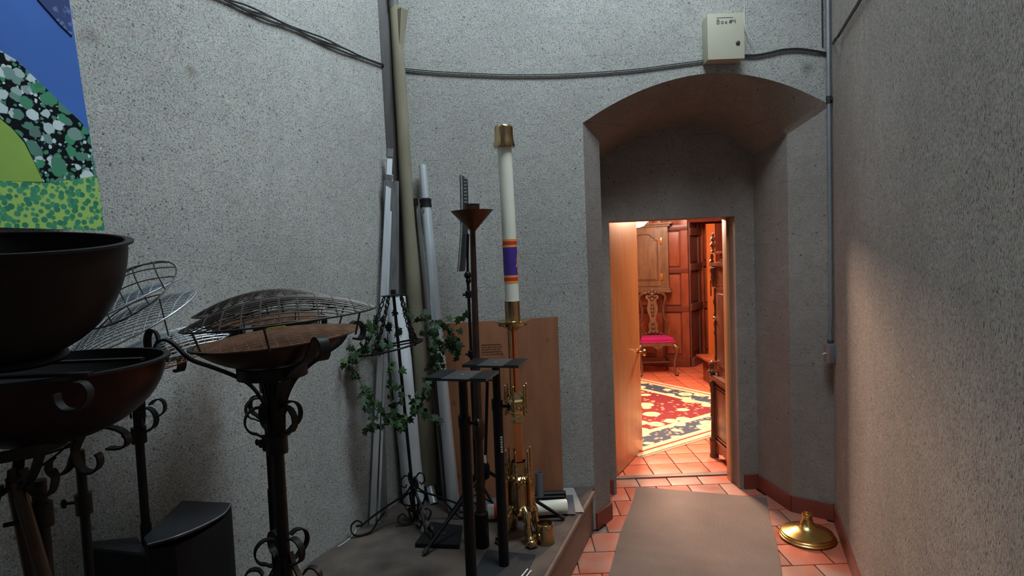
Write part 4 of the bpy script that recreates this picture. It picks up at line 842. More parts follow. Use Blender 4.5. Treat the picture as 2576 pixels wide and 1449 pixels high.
q = MB(); pts_ = []
for i in range(13):
    t = i/12; c_ = lerp(pa, pb_, t); pts_.append(c_+V((-.012+.012*math.sin(PI*t*.9), 0, 0)))
q.tube(pts_, .10, 4, True, .055, (.08, 1, 0)); pn = q.build('panel', 'black', ls)
q = MB(); q.tube([p+V((-.006, -.102, 0)) for p in pts_], .0045, 6); q.build('silver_edge', 'zinc', pn)
q = MB(); q.tube([p+V((-.0075, 0, 0)) for p in pts_[6:]], .098, 4, True, .02, (.08, 1, 0)); q.build('silver_back', 'zinc', pn)
q = MB()
for i in range(12):
    c_ = lerp(pts_[7], pts_[12], i/12); q.box(c_+V((.013, -.09, 0)), (.014, .02, .006))
q.build('cooling_fin', 'zinc', pn)
q = MB(); z1_ = P(1190, 1205, ly).z; q.lathe([(.014, -.02), (.022, -.02), (.022, .02), (.014, .02)], (lx, ly, z1_), 12); q.build('leg_collar', 'black', ls)
for a_ in (math.radians(200), math.radians(85), math.radians(-40)):
    d_ = V((math.cos(a_), math.sin(a_), 0)); q = MB(); q.tube([V((lx, ly, z1_))+d_*.018, V((lx, ly, PT+.006))+d_*.17], .007, 8); q.tube([V((lx, ly, z1_-.09))+d_*.01, lerp(V((lx, ly, z1_))+d_*.018, V((lx, ly, PT+.006))+d_*.17, .6)], .005, 6); q.build('leg', 'black', ls)
# microphone stand
fa, fb = Z(1066, 1399, PT), Z(1420, 1310, PT); mid = (fa+fb)/2; pd = V((-(fb-fa).y, (fb-fa).x, 0)).normalized(); mc = mid+pd*.14
ms = thing('microphone_stand', 'black microphone stand with long straight tripod legs and a white label', 'stand', V((mc.x, mc.y, PT)))
mz = P(1236, 1190, mc.y).z
for f_ in (fa, fb, mc+pd*.19+V((.03, 0, 0))):
    f_ = V((f_.x, f_.y, PT+.012)); q = MB(); q.tube([V((mc.x, mc.y, mz+.02)), f_], .0095, 10); lg = q.build('leg', 'black', ms)
    q = MB(); q.tube([lerp(V((mc.x, mc.y, mz)), f_, .93), f_], .0118, 10); q.build('rubber_foot', 'blackmat', lg)
q = MB(); q.lathe([(.014, -.04), (.024, -.03), (.026, .03), (.015, .05)], (mc.x, mc.y, mz+.01), 14); q.build('hub', 'black', ms)
mt = P(1226, 962, mc.y)
q = MB(); q.tube([V((mc.x, mc.y, mz)), V((mt.x, mc.y, mt.z))], .0085, 10); q.build('pole', 'black', ms)
q = MB(); q.tube(smoothpath([V((mt.x, mc.y, mt.z-.01)), V((mt.x-.004, mc.y, mt.z+.008)), V((mt.x-.02, mc.y, mt.z+.012)), V((mt.x-.03, mc.y, mt.z+.008))], 4), .0085, 8); q.tube([V((mt.x-.02, mc.y, mt.z+.012)), V((mt.x+.06, mc.y-.1, mt.z+.03))], .004, 6); q.build('bent_top', 'black', ms)
q = MB(); lc = P(1248, 1212, mc.y-.014); lxp = lerp(V((mc.x, mc.y, mz)), V((mt.x, mc.y, mt.z)), .13); q.box(lxp+V((.0, -.0125, 0)), (.013, .003, .075)); q.build('label', 'white', ms)
q = MB(); q.tube([lxp+V((0, 0, -.07)), lxp+V((0, 0, -.04))], .013, 10); q.build('yellow_band', 'yellow', ms)

# ------------------------------------------------------------------ paschal candle stand
qc = Z(1312, 1352, PT); qx, qy = qc.x, qc.y
def pz(y_, x_=1300): return P(x_, y_, qy).z
bs_ = thing('paschal_candle_stand', 'tall ornate brass and copper candle holder with gothic pinnacles and claw feet', 'candle stand', qc)
def hexa(mb, prof, c, ang=0): return mb.lathe(prof, c, 6, None, ang)
z0 = PT
for i in range(4):
    a_ = math.radians(-75+90*i+10); d_ = V((math.cos(a_), math.sin(a_), 0)); cc = V((qx, qy, 0))
    q = MB(); pth = smoothpath([cc+d_*.045+V((0, 0, z0+.165)), cc+d_*.075+V((0, 0, z0+.135)), cc+d_*.078+V((0, 0, z0+.085)), cc+d_*.092+V((0, 0, z0+.04)), cc+d_*.118+V((0, 0, z0+.024))], 4)
    k = len(pth); q.tube(pth, [lerp(.02, .022, abs(j/(k-1)-.5)*2) if j < k-3 else .027 for j in range(k)], 12); q.ell(cc+d_*.112+V((0, 0, z0+.022)), (.032, .032, .0215)); q.ell(cc+d_*.074+V((0, 0, z0+.13)), (.024, .024, .024)); ft = q.build('claw_foot', 'brasshi', bs_)
    q = MB()
    for s_ in (-1, 0, 1): q.ell(cc+d_*.132+V((-d_.y, d_.x, 0))*s_*.014+V((0, 0, z0+.014)), (.009, .009, .011), 8)
    q.build('claw', 'brasshi', ft)
zb0, zb1 = z0+.135, pz(1212, 1305)
q = MB(); hexa(q, [(0, 0), (.062, 0), (.070, .008), (.070, .03), (.060, .036), (.054, .05), (.054, .16), (.060, .168), (.060, .18), (.046, .19), (.040, .26), (.036, zb1-zb0-.03)], V((qx, qy, zb0)), .3); q.build('base_block', 'brass', bs_, smooth=25)
q = MB(); q.lathe([(.034, -.028), (.044, -.018), (.046, -.008), (.040, -.002), (.044, .006), (.043, .014), (.032, .02)], (qx, qy, zb1-.01), 28); q.build('collar_ring', 'brasshi', bs_)
for i in range(6):
    a_ = .3+i*PI/3; d_ = V((math.cos(a_), math.sin(a_), 0)); c_ = V((qx, qy, zb0+.02))+d_*.068
    q = MB(); q.box(c_+V((0, 0, .075)), (.018, .018, .15), RZ(a_)); q.box(c_+V((0, 0, .02)), (.024, .024, .012), RZ(a_)); q.box(c_+V((0, 0, .15)), (.024, .024, .012), RZ(a_)); bt = q.build('buttress', 'brass', bs_, bevel=.0015)
    q = MB(); h_ = zb1-zb0+.02
    prof = [(.010, .155), (.008, .18), (.0125, .188), (.007, .20), (.006, .23), (.010, .238), (.005, .25), (.004, .28), (.007, .287), (.003, .296), (.0, .315)]
    q.lathe(prof, V((qx, qy, zb0+.02))+d_*.064, 8); q.build('pinnacle', 'brass', bt)
    a2 = a_+PI/6; d2 = V((math.cos(a2), math.sin(a2), 0)); q = MB()
    cw = V((qx, qy, zb0+.125))+d2*.049; sd = V((-d2.y, d2.x, 0))
    arc = [cw+sd*(.017*math.cos(t_))+V((0, 0, .03*math.sin(t_))) for t_ in [PI*j/8 for j in range(9)]]; q.tube([arc[0]-V((0, 0, .08))]+arc+[arc[-1]-V((0, 0, .08))], .0035, 6); q.tube([cw+sd*.024+V((0, 0, .025)), cw+V((0, 0, .075))+d2*.005, cw-sd*.024+V((0, 0, .025))], .0035, 6); q.build('gothic_arch', 'brasshi', bs_)
zk0, zk1 = pz(1062, 1297), pz(985, 1295)
q = MB(); hexa(q, [(.030, 0), (.027, zk0-zb1)], V((qx, qy, zb1)), .3); q.build('copper_column', 'copper', bs_, smooth=20)
q = MB(); kh = zk1-zk0; hexa(q, [(.020, -.002), (.036, .004), (.036, .012), (.028, .03), (.030, .042), (.048, .05), (.050, .056), (.046, .062), (.046, kh-.055), (.052, kh-.05), (.052, kh-.042), (.040, kh-.035), (.024, kh-.005), (.022, kh), (.0, kh)], V((qx, qy, zk0)), .3); kn = q.build('knop', 'brasshi', bs_, smooth=25)
for i in range(6):
    a_ = .3+i*PI/3; d_ = V((math.cos(a_), math.sin(a_), 0)); c_ = V((qx, qy, zk0+.05))+d_*.055
    q = MB(); q.lathe([(.0, -.012), (.006, -.006), (.0085, 0), (.005, .008), (.0045, .07), (.009, .074), (.009, .08), (.005, .09), (.0045, .105), (.008, .11), (.004, .12), (.003, .135), (.005, .139), (0, .15)], c_, 8); q.build('pinnacle', 'brass', kn)
    a2 = a_+PI/6; d2 = V((math.cos(a2), math.sin(a2), 0)); q = MB(); cw = V((qx, qy, zk0+.5*kh))+d2*.041; sd = V((-d2.y, d2.x, 0))
    q.tube([cw+sd*.014*math.cos(2*PI*j/14)+V((0, 0, .014*math.sin(2*PI*j/14))) for j in range(15)], .0028, 6, False); q.ell(cw, (.006, .006, .006), 8); q.build('rosette', 'brasshi', kn)
zd = pz(812, 1290)
q = MB(); hexa(q, [(.014, 0), (.012, zd-zk1-.02)], V((qx+.004, qy, zk1-.002)), .3); q.build('upper_rod', 'copper', bs_, smooth=20)
q = MB(); q.tube([(qx-.022, qy-.01, zk1-.01), (qx-.022, qy-.01, zd-.02)], .007, 10); q.build('side_rod', 'brass', bs_)
q = MB(); q.lathe([(.012, -.042), (.022, -.036), (.030, -.028), (.050, -.020), (.074, -.012), (.076, .002), (.088, .008), (.088, .011), (.072, .006), (.040, .002), (0, .002)], (qx, qy, zd), 40); q.build('drip_pan', 'brasshi', bs_)
zs_ = pz(757, 1290)
q = MB(); q.open_lathe([(.040, .002), (.040, .008), (.0375, .010), (.0375, zs_-zd-.004), (.039, zs_-zd), (.035, zs_-zd)], (qx, qy, zd), 32); q.build('socket', 'brass', bs_)
pc = thing('paschal_candle', 'tall ivory paschal candle with purple band, standing in the brass holder', 'candle', (qx, qy, zd+.004))
zt_ = pz(372, 1271); x1 = qx-.006
z_a, z_b, z_c, z_d = pz(712, 1286), pz(692, 1286), pz(622, 1283), pz(602, 1282)
cpath = lambda z_: V((lerp(qx, x1-.004, (z_-zd)/(zt_-zd))+.004*math.sin(3*(z_-zd)), qy, z_))
q = MB(); q.tube([cpath(lerp(zd+.004, zt_+.05, i/10)) for i in range(11)], [.0345]*11, 32); q.build('wax_body', 'wax', pc)
def band(za_, zb_, mat, nm, r_=.0352):
    q = MB(); q.tube([cpath(za_), cpath(zb_)], r_, 32); return q.build(nm, mat, pc)
g_ = (z_b-z_a)
band(z_a, z_a+g_*.27, 'gold', 'gold_band'); band(z_a+g_*.27, z_a+g_*.73, 'red', 'red_band', .0353); band(z_a+g_*.73, z_b, 'gold', 'gold_band')
band(z_b, z_c, 'purple', 'purple_band', .0353); g_ = z_d-z_c
band(z_c, z_c+g_*.27, 'gold', 'gold_band'); band(z_c+g_*.27, z_c+g_*.73, 'red', 'red_band', .0353); band(z_c+g_*.73, z_d, 'gold', 'gold_band')
q = MB(); zm = pz(663, 1285)
def cyl(ang, z_): c_ = cpath(z_); return c_+V((.0358*math.sin(ang), -.0358*math.cos(ang), 0))
for pth in ([(1.15, .045), (1.15, -.045)], [(.85, .018), (1.4, -.018)], [(.85, -.018), (1.4, .018)], [(1.15, .045), (1.35, .042), (1.42, .03), (1.3, .02), (1.15, .018)]):
    q.tube([cyl(a_+.0, zm+z_) for a_, z_ in pth], .0014, 5)
q.build('gold_monogram', 'gold', pc)
cpn = V((cpath(zt_).x, qy, zt_))
q = MB(); q.open_lathe([(.034, .0), (.052, .002), (.053, .010), (.048, .03), (.045, .06), (.0455, .092), (.046, .098), (.040, .106), (.030, .107)], cpn, 36); tag(q.build('candle_follower', 'brass', loc=cpn), 'flared brass follower cap on top of the tall ivory candle', 'cap')
# lying candle
l0, l1 = P(1226, 1290, 3.13), P(1428, 1287, 3.15); l0.z = l1.z = PT+.0475; yL = Z(1330, 1306, PT).y+.005; l0.y = yL; l1.y = yL+.03
lc = thing('candle', 'thick ivory candle with a red band lying on the platform behind the brass holder', 'candle', V((l0.x, l0.y, PT+.008)))
d_ = (l1-l0).normalized()
q = MB(); q.tube([l0, l0+d_*.004, l1-d_*.006, l1], [.036, .0385, .0385, .034], 32); q.build('wax_body', 'wax', lc)
q = MB(); q.tube([l0+d_*.035, l0+d_*.115], .039, 32); q.build('red_band', 'red', lc)
q = MB(); up_ = V((0, 0, 1)); sid = V((0, -1, 0)); k_ = l0+d_*.07
def cl2(a_, s_): return l0+d_*(.07+s_)+V((0, -math.cos(a_), math.sin(a_)))*.0397
q.tube([cl2(a_, s_) for a_, s_ in ((.1, -.012), (.7, -.016), (1.1, 0), (.7, .016), (.1, .012))], .002, 5); q.tube([cl2(0, -.02), cl2(0, .022)], .002, 5); q.build('gold_letter', 'gold', lc)
# brass cup
cc_ = Z(1372, 1364, PT)
q = MB(); q.open_lathe([(0, .004), (.045, .002), (.048, 0), (.048, .01), (.046, .03), (.044, .075), (.0405, .094), (.036, .098), (.036, .094), (.040, .075), (.042, .02), (0, .006)], cc_, 36); tag(q.build('brass_cup', 'brass', loc=cc_), 'small open brass cup on the platform beside the claw feet', 'cup')
# floor brass base
fb_ = Z(2031, 1352, 0)
t = thing('brass_stand', 'round polished brass lamp base standing alone on the red tiles at right', 'stand base', fb_+V((0, 0, .001)))
q = MB(); q.lathe([(.138, 0), (.151, .003), (.1535, .007), (.151, .012), (.1455, .014), (.1465, .018), (.144, .023), (.1385, .025), (.1395, .029), (.137, .034), (.130, .036), (.10, .046), (.07, .056), (.045, .070), (.032, .092), (.026, .118), (.0255, .126)], fb_+V((0, 0, .001)), 64); q.build('stepped_foot', 'brassbase', t)
q = MB(); q.open_lathe([(.0255, .120), (.0275, .124), (.0275, .142), (.0245, .145), (.019, .145), (.019, .10)], fb_, 32); q.build('tube_socket', 'brassbase', t)
# things on the platform
bc = Z(1102, 1352, PT); t = thing('equipment_case', 'flat black plastic case on the platform left of the speaker stands', 'case', bc)
q = MB(); q.prism([V((p.x, p.y, PT+.001)) for p in (Z(1044, 1378, PT), Z(1156, 1382, PT), Z(1164, 1332, PT), Z(1084, 1322, PT))], (0, 0, .022)); q.build('case_body', 'boxblack', t, bevel=.004)
q = MB(); q.box(bc+V((.02, -.01, .0235)), (.05, .03, .004)); q.build('latch', 'dust', t)
q = MB(); T_ = [Z(1140, 1290, PT), Z(1450, 1297, PT), Z(1436, 1228, PT), Z(1150, 1232, PT)]
q.prism([V((min(p.x, px_edge(p.y)-.01), min(p.y, 3.425), PT+.0052)) for p in T_], (0, 0, .003)); tag(q.build('grey_sheet', 'tarp', loc=T_[0]), 'dark grey flat sheet lying at the foot of the plywood', 'sheet')
q = MB(); T_ = [Z(1386, 1290, PT), Z(1470, 1290, PT), Z(1441, 1221, PT), Z(1404, 1230, PT)]
q.prism([V((p.x, min(p.y, 3.54), PT+.0015)) for p in T_], (0, 0, .003)); tag(q.build('cardboard_sheet', 'card', loc=T_[1]), 'pale cardboard corner sticking out over the platform edge', 'cardboard')
gz = PT+.0085
g0 = Z(1359, 1256, PT+.006); t = thing('pipe', 'short grey plastic pipe standing upright before the plywood', 'pipe', g0)
q = MB(); q.open_lathe([(.0225, 0), (.0225, .158), (.0195, .158), (.0195, 0)], V((g0.x, g0.y, gz)), 24); q.build('tube', 'pvc', t)
q = MB(); q.tube([V((g0.x-.008, g0.y-.008, gz+.009)), V((g0.x-.07, g0.y+.01, gz+.009))], .008, 10); q.build('foot_rod', 'black', t)
for k, (xa, xb, yy_, zz_, lab) in enumerate(((1290, 1422, 3.400, .018, 'black plastic tube lying on the platform against the plywood foot, upper of two'), (1300, 1420, 3.372, .016, 'black tube lying in front of its twin at the plywood foot'))):
    a_, b_ = P(xa, 1216, yy_), P(xb, 1212, yy_); a_.z = b_.z = PT+.0088+zz_; q = MB(); q.tube([a_, b_], zz_ if k == 0 else .0105, 14) if k == 0 else q.tube([a_-V((0, 0, .0055)), b_-V((0, 0, .0055))], .0105, 14)
    tag(q.build('black_tube', 'pvc' if k == 5 else 'black', loc=a_), lab, 'tube', 'black tubes at the plywood foot')
# mat
c_ = [Z(1603, 1229, .004), Z(1923, 1246, .004), Z(1963, 1449, .004), Z(1530, 1449, .004)]
dm = (c_[1]-c_[2]).normalized(); ang = math.atan2(dm.x, dm.y); o_ = (c_[0]+c_[1])/2
Wm, Lm = .86, 1.9
me_c = o_-dm*Lm/2; me_c.z = 0
R = RZ(-ang); q = MB(); nx, ny = 14, 60; vs = []
for j in range(ny+1):
    for i in range(nx+1):
        x_ = (i/nx-.5)*Wm; y_ = (j/ny-.5)*Lm; lift = .004
        dd_ = Lm/2-y_
        lift += .0
        e_ = abs(i/nx-.5)*2
        wav = .007*math.exp(-((dd_-.93)/.045)**2)*(1.2-i/nx)+.010*math.exp(-((dd_-.72)/.03)**2)*max(0, .35-i/nx)*2+.004*math.exp(-((dd_-1.05)/.05)**2)
        lift += max(0, wav)
        x2 = x_*(1+.012*math.sin(7*y_)); vs.append(V((x2, y_, lift)))
fs = [(j*(nx+1)+i, j*(nx+1)+i+1, (j+1)*(nx+1)+i+1, (j+1)*(nx+1)+i) for j in range(ny) for i in range(nx)]
q.add(vs+[V((p.x, p.y, p.z-.0032)) for p in vs], fs+[tuple(k+len(vs) for k in f[::-1]) for f in fs])
o = q.build('floor_mat', 'mat'); o.location = me_c; o.rotation_euler = (0, 0, -ang); tag(o, 'long ribbed brown rubber mat lying on the tiles before the doorway', 'mat')

# ------------------------------------------------------------------ inner room furniture
# rug
ra = V((.985, 4.80)); rb = V((2.80, 5.99)); e1 = (rb-ra).normalized(); e2 = V((-e1.y, e1.x)); Wr = (rb-ra).length; Lr = 3.1
ra3 = V((ra.x, ra.y, 0)); rg = thing('rug', 'red and cream oriental rug with navy floral border on the terracotta floor', 'rug', ra3)
rg.rotation_euler = (0, 0, math.atan2(e1.y, e1.x))
def ringrug(i0, i1, z_, mat, nm):
    q = MB(); o4 = [(i0, i0), (Wr-i0, i0), (Wr-i0, Lr-i0), (i0, Lr-i0)]; i4 = [(i1, i1), (Wr-i1, i1), (Wr-i1, Lr-i1), (i1, Lr-i1)]
    for k in range(4):
        a_, b_ = o4[k], o4[(k+1) % 4]; c2, d2 = i4[(k+1) % 4], i4[k]
        q.prism([V((*a_, .001)), V((*b_, .001)), V((*c2, .001)), V((*d2, .001))], (0, 0, z_))
    o = q.build(nm, mat, None, loc=(0, 0, 0)); o.parent = rg; return o
ringrug(.0, .06, .005, 'rugcream', 'outer_guard'); ringrug(.06, .085, .005, 'rugred', 'red_stripe'); ringrug(.085, .15, .005, 'rugcream', 'inner_guard'); ringrug(.15, .39, .0052, 'rugborder', 'floral_border'); ringrug(.39, .46, .005, 'rugcream', 'inner_guard')
q = MB(); q.bx(.46, Wr-.46, .46, Lr-.46, .001, .006); o = q.build('field', 'rugfield'); o.parent = rg
q = MB()
for i in range(150): x_ = Wr*i/149; q.box((x_, -.018, .002), (.008, .036, .002), RZ(random.uniform(-.2, .2)))
o = q.build('fringe', 'rugfringe'); o.parent = rg; o['kind'] = 'stuff'
# cupboard on the back wall
dK = (K-KL).normalized(); nK = V((dK.y, -dK.x, 0)); RK = Matrix((dK, -nK, V((0, 0, 1)))).transposed()
def WK(u, out, z_): return KL+dK*u+nK*out+V((0, 0, z_))
LK = (K-KL).length
pc0 = P(1690, 650, 8.45).x; uR = (pc0-KL.x)/dK.x-.02; uW = .66
cz0, cz1 = 1.14, 2.005
cbd = thing('cupboard', 'old oak wall cupboard with arched panel door and brass hinges above the chair', 'cupboard', WK(uR-uW/2, .04, cz0))
def kb(u0_, u1_, o0, o1, za_, zb_, mat, nm, par, bev=.004):
    o0, o1 = .04+(o0-.04)*.55, .04+(o1-.04)*.55; q = MB(); q.box(WK((u0_+u1_)/2, (o0+o1)/2, (za_+zb_)/2), (u1_-u0_, max(.004, o1-o0), zb_-za_), RK); return q.build(nm, mat, par, bevel=bev)
kb(uR-uW, uR, .04, .25, cz0, cz1, 'oakold', 'carcass', cbd)
kb(uR-uW-.02, uR+.03, .04, .28, cz1, cz1+.03, 'oakold', 'cornice', cbd, .006); kb(uR-uW-.04, uR+.06, .04, .31, cz1+.03, cz1+.055, 'oakold', 'cornice', cbd, .006)
kb(uR-uW-.01, uR+.02, .04, .28, cz0-.03, cz0, 'oakold', 'base_moulding', cbd, .006); kb(uR-uW-.03, uR+.035, .04, .30, cz0-.06, cz0-.03, 'oakold', 'base_moulding', cbd, .008)
du0, du1 = uR-.56, uR-.10
door2 = kb(du0, du1, .251, .270, cz0+.03, cz1-.03, 'oakold', 'door', cbd)
dcx = (du0+du1)/2; hw = .165
pp = [(-hw, cz0+.13), (hw, cz0+.13), (hw, cz1-.20), (hw-.035, cz1-.20), (hw-.04, cz1-.17), (hw-.075, cz1-.155), (hw-.08, cz1-.135), (.05, cz1-.12), (-.05, cz1-.12), (-hw+.08, cz1-.135), (-hw+.075, cz1-.155), (-hw+.04, cz1-.17), (-hw+.035, cz1-.20), (-hw, cz1-.20)]
q = MB(); q.prism([WK(dcx+a_, .1666, b_) for a_, b_ in pp], nK*.010); fp = q.build('raised_panel', 'oakold', door2, bevel=.003)
q = MB(); q.tube([WK(dcx+a_*1.13, .1675, (b_-(cz0+cz1)/2)*1.06+(cz0+cz1)/2) for a_, b_ in pp+pp[:1]], .007, 6); q.build('panel_moulding', 'walnut', door2)
for z_ in (cz0+.16, cz1-.20):
    kb(du1-.018, du1+.022, .271, .276, z_-.045, z_+.045, 'brasshi', 'hinge', door2, .001)
for i in range(3): kb(uR-.075+i*.024, uR-.063+i*.024, .251, .262, cz0+.05, cz1-.06, 'oakold', 'reeding', cbd)
# chair
def chair(cx0, cy0, rz):
    t = thing('carved_chair', 'carved walnut high-back chair with magenta velvet seat against the panelling', 'chair', (cx0, cy0, 0)); b = V((cx0, cy0, 0)); W2, D2 = .255, .20
    def L(x_, y_, z_): return b+V((x_, y_, z_))
    q = MB()
    q.prism([L(-W2, -D2, .40), L(W2, -D2, .40), L(.2, D2, .40), L(-.2, D2, .40)], (0, 0, .045)); q.build('seat_rail', 'walnut', t, bevel=.004)
    q = MB(); q.prism([L(-.08, -D2-.004, .40), L(-.03, -D2-.004, .37), L(0, -D2-.004, .355), L(.03, -D2-.004, .37), L(.08, -D2-.004, .40)], (0, .02, 0)); q.build('apron', 'walnut', t)
    q = MB(); q.prism([L(-W2+.01, -D2+.005, .446), L(W2-.01, -D2+.005, .446), L(.19, D2-.01, .446), L(-.19, D2-.01, .446)], (0, 0, .02)); q.prism([L(-W2+.03, -D2+.03, .466), L(W2-.03, -D2+.03, .466), L(.17, D2-.03, .466), L(-.17, D2-.03, .466)], (0, 0, .04)); q.build('seat', 'magenta', t, bevel=.018)
    for s_ in (-1, 1):
        pth = smoothpath([L(s_*.235, -D2+.02, .40), L(s_*.262, -D2-.012, .36), L(s_*.255, -D2-.005, .28), L(s_*.232, -D2+.01, .18), L(s_*.228, -D2, .09), L(s_*.245, -D2-.02, .03), L(s_*.25, -D2-.04, .018)], 4); k = len(pth)
        q = MB(); q.tube(pth, [lerp(.036, .016, min(1, j/(k*.62))) if j < k-4 else .022 for j in range(k)], 10); q.ell(L(s_*.25, -D2-.035, .022), (.028, .032, .0215)); lg = q.build('leg', 'walnut', t)
        q = MB(); q.tube([p_ for p_ in [L(s_*.262, -D2-.036, .375)+V((s_*.018*math.cos(a_)*lerp(1, .3, i/12), -.004, .02*math.sin(a_)*lerp(1, .3, i/12))) for i, a_ in enumerate([j*PI*3/12 for j in range(13)])]], .006, 6); q.build('knee_scroll', 'oakold', lg)
        q = MB(); q.tube([L(s_*.18, D2-.02, .40), L(s_*.18, D2+.005, .2), L(s_*.19, D2+.03, .0)], .018, 8); q.build('leg', 'walnut', t)
        q = MB(); q.tube(smoothpath([L(s_*.18, D2-.015, .42), L(s_*.175, D2, .54), L(s_*.205, D2+.02, .66), L(s_*.165, D2+.03, .73), L(s_*.155, D2+.04, .84), L(s_*.175, D2+.05, .95), L(s_*.19, D2+.055, 1.03), L(s_*.15, D2+.06, 1.08), L(s_*.08, D2+.065, 1.10)], 5), .023, 8); q.build('back_stile', 'walnut', t)
    q = MB(); q.tube([L(-.23, -D2+.03, .145), L(-.20, -.02, .15), L(-.18, D2, .15)], .012, 8); q.tube([L(.23, -D2+.03, .145), L(.20, -.02, .15), L(.18, D2, .15)], .012, 8); q.tube([L(-.2, -.01, .15), L(.2, -.01, .15)], .013, 8); q.build('stretcher', 'walnut', t)
    prf = [(.50, .10), (.54, .075), (.58, .06), (.64, .07), (.70, .045), (.76, .05), (.82, .072), (.88, .08), (.94, .065), (.99, .06), (1.02, .10), (1.06, .085)]
    pts_ = [L(x_, D2+.01+.1*(z_-.5), z_) for z_, x_ in prf]+[L(-x_, D2+.01+.1*(z_-.5), z_) for z_, x_ in prf[::-1]]
    q = MB(); q.prism(pts_, (0, .016, 0)); sp = q.build('splat', 'oakold', t, bevel=.003)
    q = MB()
    for i, (z_, r_) in enumerate(((.60, .03), (.66, .022), (.78, .022), (.83, .028), (.88, .03), (.93, .022), (1.0, .03))): q.ell(L(0, D2+.005+.1*(z_-.5), z_), (r_, .012, .026), 10)
    q.build('splat_carving', 'walnut', sp)
    q = MB()
    for x_, z_, r_ in ((0, 1.12, .035), (-.05, 1.10, .03), (.05, 1.10, .03), (-.09, 1.09, .024), (.09, 1.09, .024), (0, 1.07, .04), (-.04, 1.04, .025), (.04, 1.04, .025)): q.ell(L(x_, D2+.055, z_), (r_, .015, r_*.8), 10)
    q.build('crest_carving', 'walnut', t)
    q = MB()
    for x_, z_, r_ in ((0, .535, .04), (-.06, .525, .028), (.06, .525, .028), (-.11, .515, .022), (.11, .515, .022), (-.15, .505, .018), (.15, .505, .018)): q.ell(L(x_, D2+.008, z_), (r_, .014, r_*.8), 10)
    q.build('shoe_carving', 'walnut', t)
    t.rotation_euler = (0, 0, rz); t.scale = (.95, .95, .99); return t
chair(1.935, 8.10, -.10)
# dresser
dx, dy = 1.585, 4.765
ds = thing('dresser', 'tall dark carved mahogany dresser seen from its side right of the doorway', 'dresser', (dx+.5, 4.59, 0)); yb0 = Y3+.03
def db(x0, x1, y0, y1, z0_, z1_, nm, par=ds, mt='mahog', bev=.004): q = MB(); q.bx(x0, x1, y0, y1, z0_, z1_); return q.build(nm, mt, par, bevel=bev)
db(dx+.012, dx+1.1, yb0, dy-.015, .10, .62, 'lower_carcass'); db(dx-.006, dx+1.12, yb0, dy, .62, .645, 'waist_moulding'); db(dx-.02, dx+1.13, yb0, dy+.015, .645, .675, 'waist_moulding', ds, 'mahog', .008)
q = MB(); q.prism([(dx+.005, yb0, .0), (dx+.005, yb0+.04, .0), (dx+.005, yb0+.06, .04), (dx+.005, yb0+.12, .055), (dx+.005, yb0+.17, .075), (dx+.005, yb0+.22, .055), (dx+.005, dy-.06, .04), (dx+.005, dy-.05, 0), (dx+.005, dy-.01, 0), (dx+.005, dy-.01, .14), (dx+.005, yb0, .14)], (.02, 0, 0)); q.build('base_rail', 'mahog', ds)
db(dx-.004, dx+1.1, yb0, dy-.003, .135, .155, 'base_moulding')
sp_ = db(dx+.004, dx+.013, yb0+.05, dy-.075, .19, .57, 'side_panel'); 
for a_ in (((yb0+.035, .175), (dy-.06, .175)), ((yb0+.035, .585), (dy-.06, .585)), ((dy-.06, .175), (dy-.06, .585)), ((yb0+.035, .175), (yb0+.035, .585))):
    (ya, za2), (yb2, zb2) = a_; q = MB(); q.tube([(dx+.006, ya, za2), (dx+.006, yb2, zb2)], .007, 6); q.build('panel_moulding', 'walnut', sp_)
def turned(x_, y_, z_, prof, nm, par=ds, mt='walnut'): q = MB(); q.lathe(prof, (x_, y_, z_), 16); return q.build(nm, mt, par)
turned(dx-.002, dy-.02, 0, [(0, .0), (.034, 0), (.036, .02), (.030, .03), (.032, .12), (.036, .13), (.034, .15), (.024, .16), (.021, .17), (.018, .30), (.021, .33), (.024, .34), (.021, .35), (.017, .52), (.022, .54), (.020, .56), (.030, .60), (.022, .62)], 'corner_column')
turned(dx-.004, dy-.012, 0, [(.02, .675), (.034, .685), (.036, .70), (.022, .715), (.018, .73), (.026, .745), (.026, .76), (.012, .775), (0, .785)], 'corner_knob')
db(dx+.022, dx+1.06, yb0, dy-.06, .675, 1.545, 'upper_carcass'); db(dx+.012, dx+.024, yb0+.04, dy-.095, .76, 1.33, 'upper_side_panel')
for z_ in (1.365, 1.40): db(dx+.02, dx+1.07, yb0, dy-.07, z_-.006, z_+.006, 'moulding', ds, 'gloss')
db(dx-.005, dx+1.08, yb0, dy-.0, 1.545, 1.575, 'shelf_cornice', ds, 'gloss'); db(dx+.01, dx+1.07, yb0, dy-.01, 1.53, 1.545, 'shelf_cornice', ds, 'gloss')
db(dx+.04, dx+1.05, yb0, dy-.12, 1.575, 1.64, 'gallery'); tp = db(dx+.012, dx+1.06, yb0, dy-.02, 1.64, 1.657, 'top_shelf', ds, 'gloss')
turned(dx+.01, dy-.03, 1.575, [(.014, 0), (.020, .01), (.010, .02), (.014, .04), (.010, .06), (.012, .065)], 'gallery_column')
turned(dx+.022, dy-.03, 1.657, [(.016, 0), (.018, .006), (.009, .014), (.010, .03), (.020, .045), (.025, .058), (.018, .068), (.008, .078), (.010, .085), (.019, .098), (.016, .11), (.007, .12), (.011, .132), (.005, .145), (0, .16)], 'finial')
turned(dx+.02, dy-.03, 1.37, [(0, 0), (.012, .01), (.016, .04), (.024, .08), (.022, .11), (.030, .14), (.024, .16)], 'bracket_drop')
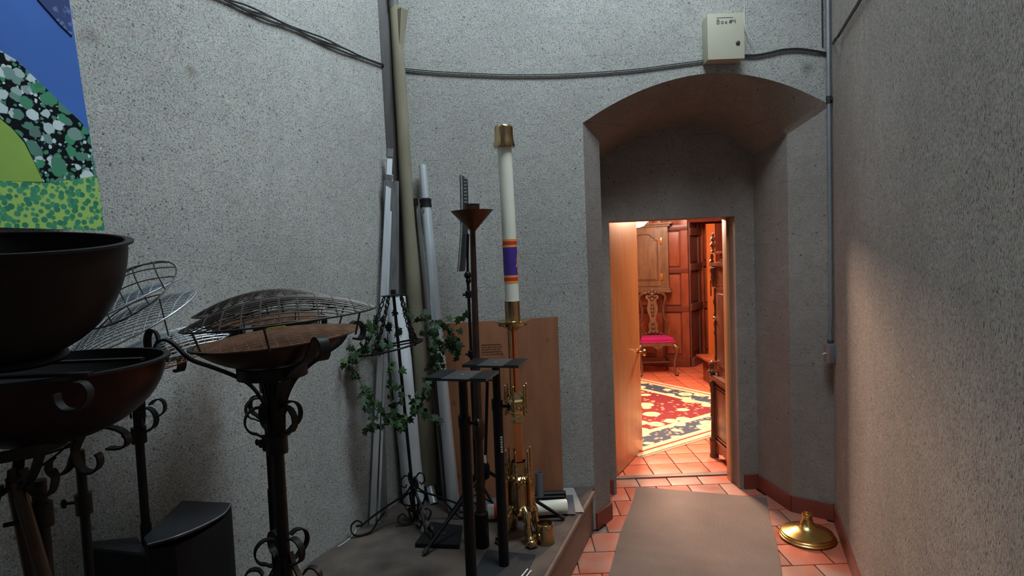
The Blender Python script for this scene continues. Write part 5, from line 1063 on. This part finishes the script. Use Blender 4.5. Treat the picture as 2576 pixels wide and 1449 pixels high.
turned(dx+.022, dy-.05, .79, [(.012, 0), (.016, .02), (.011, .05), (.011, .20), (.018, .22), (.010, .25), (.017, .29), (.012, .32), (.017, .36), (.010, .39), (.010, .44), (.018, .47), (.010, .50), (.010, .58)], 'upper_column')
turned(dx+.012, dy-.065, 1.13, [(0, -.02), (.014, -.012), (.018, 0), (.014, .012), (0, .02)], 'brass_knob', ds, 'brasshi')
for i, (x_, h_, a_) in enumerate(((dx+.075, .055, .12), (dx+.11, .065, .3), (dx+.15, .05, -.1))):
    q = MB(); q.box((x_, 4.55, 1.658+h_/2), (.02, .12, h_), RY(0)); tag(q.build('book', 'leafc', loc=(x_, 4.55, 1.658)), ['small dark red book at the doorway-side end of the dresser top', 'middle and tallest small dark red book on the dresser top', 'shortest small dark red book, furthest right on the dresser top'][i], 'book', 'books on the dresser')
# low red stool beyond the dresser
t = thing('side_table', 'low reddish wooden stand with flat top beyond the dresser', 'table', (2.56, 7.35, 0))
q = MB(); q.bx(2.33, 2.9, 7.15, 7.6, .30, .325); q.build('tabletop', 'cherry', t, bevel=.003)
q = MB(); q.bx(2.40, 2.85, 7.2, 7.55, .002, .30); q.build('cabinet_body', 'cherrydark', t, bevel=.003)
# pendant lamp
lp = P(1598, 554, 7.0); t = thing('pendant_lamp', 'glowing white glass bowl lamp just under the door lintel', 'lamp', V((lp.x, lp.y, lp.z-.10)))
Rl = .15; q = MB(); q.open_lathe([(0, -.09), (.05, -.086), (.10, -.068), (.13, -.035), (.145, 0), (.135, .012), (.06, .045), (0, .05)], lp+V((0, 0, .0)), 32); q.build('glass_bowl', 'glow', t)
q = MB(); q.tube([lp+V((0, 0, .045)), V((lp.x, lp.y, 2.75))], .008, 8); q.build('stem', 'brasshi', t)
q = MB(); q.lathe([(.05, 0), (.05, .02), (.02, .03)], V((lp.x, lp.y, 2.718)), 20); q.build('canopy', 'brasshi', t)
q = MB(); q.lathe([(.010, 0), (.013, .01), (.006, .03), (.004, .06)], lp+V((.155, 0, -.035)), 12); q.tube([lp+V((.155, 0, .025)), lp+V((.10, 0, .045)), lp+V((0, 0, .06))], .003, 6); q.build('pull_knob', 'brasshi', t)
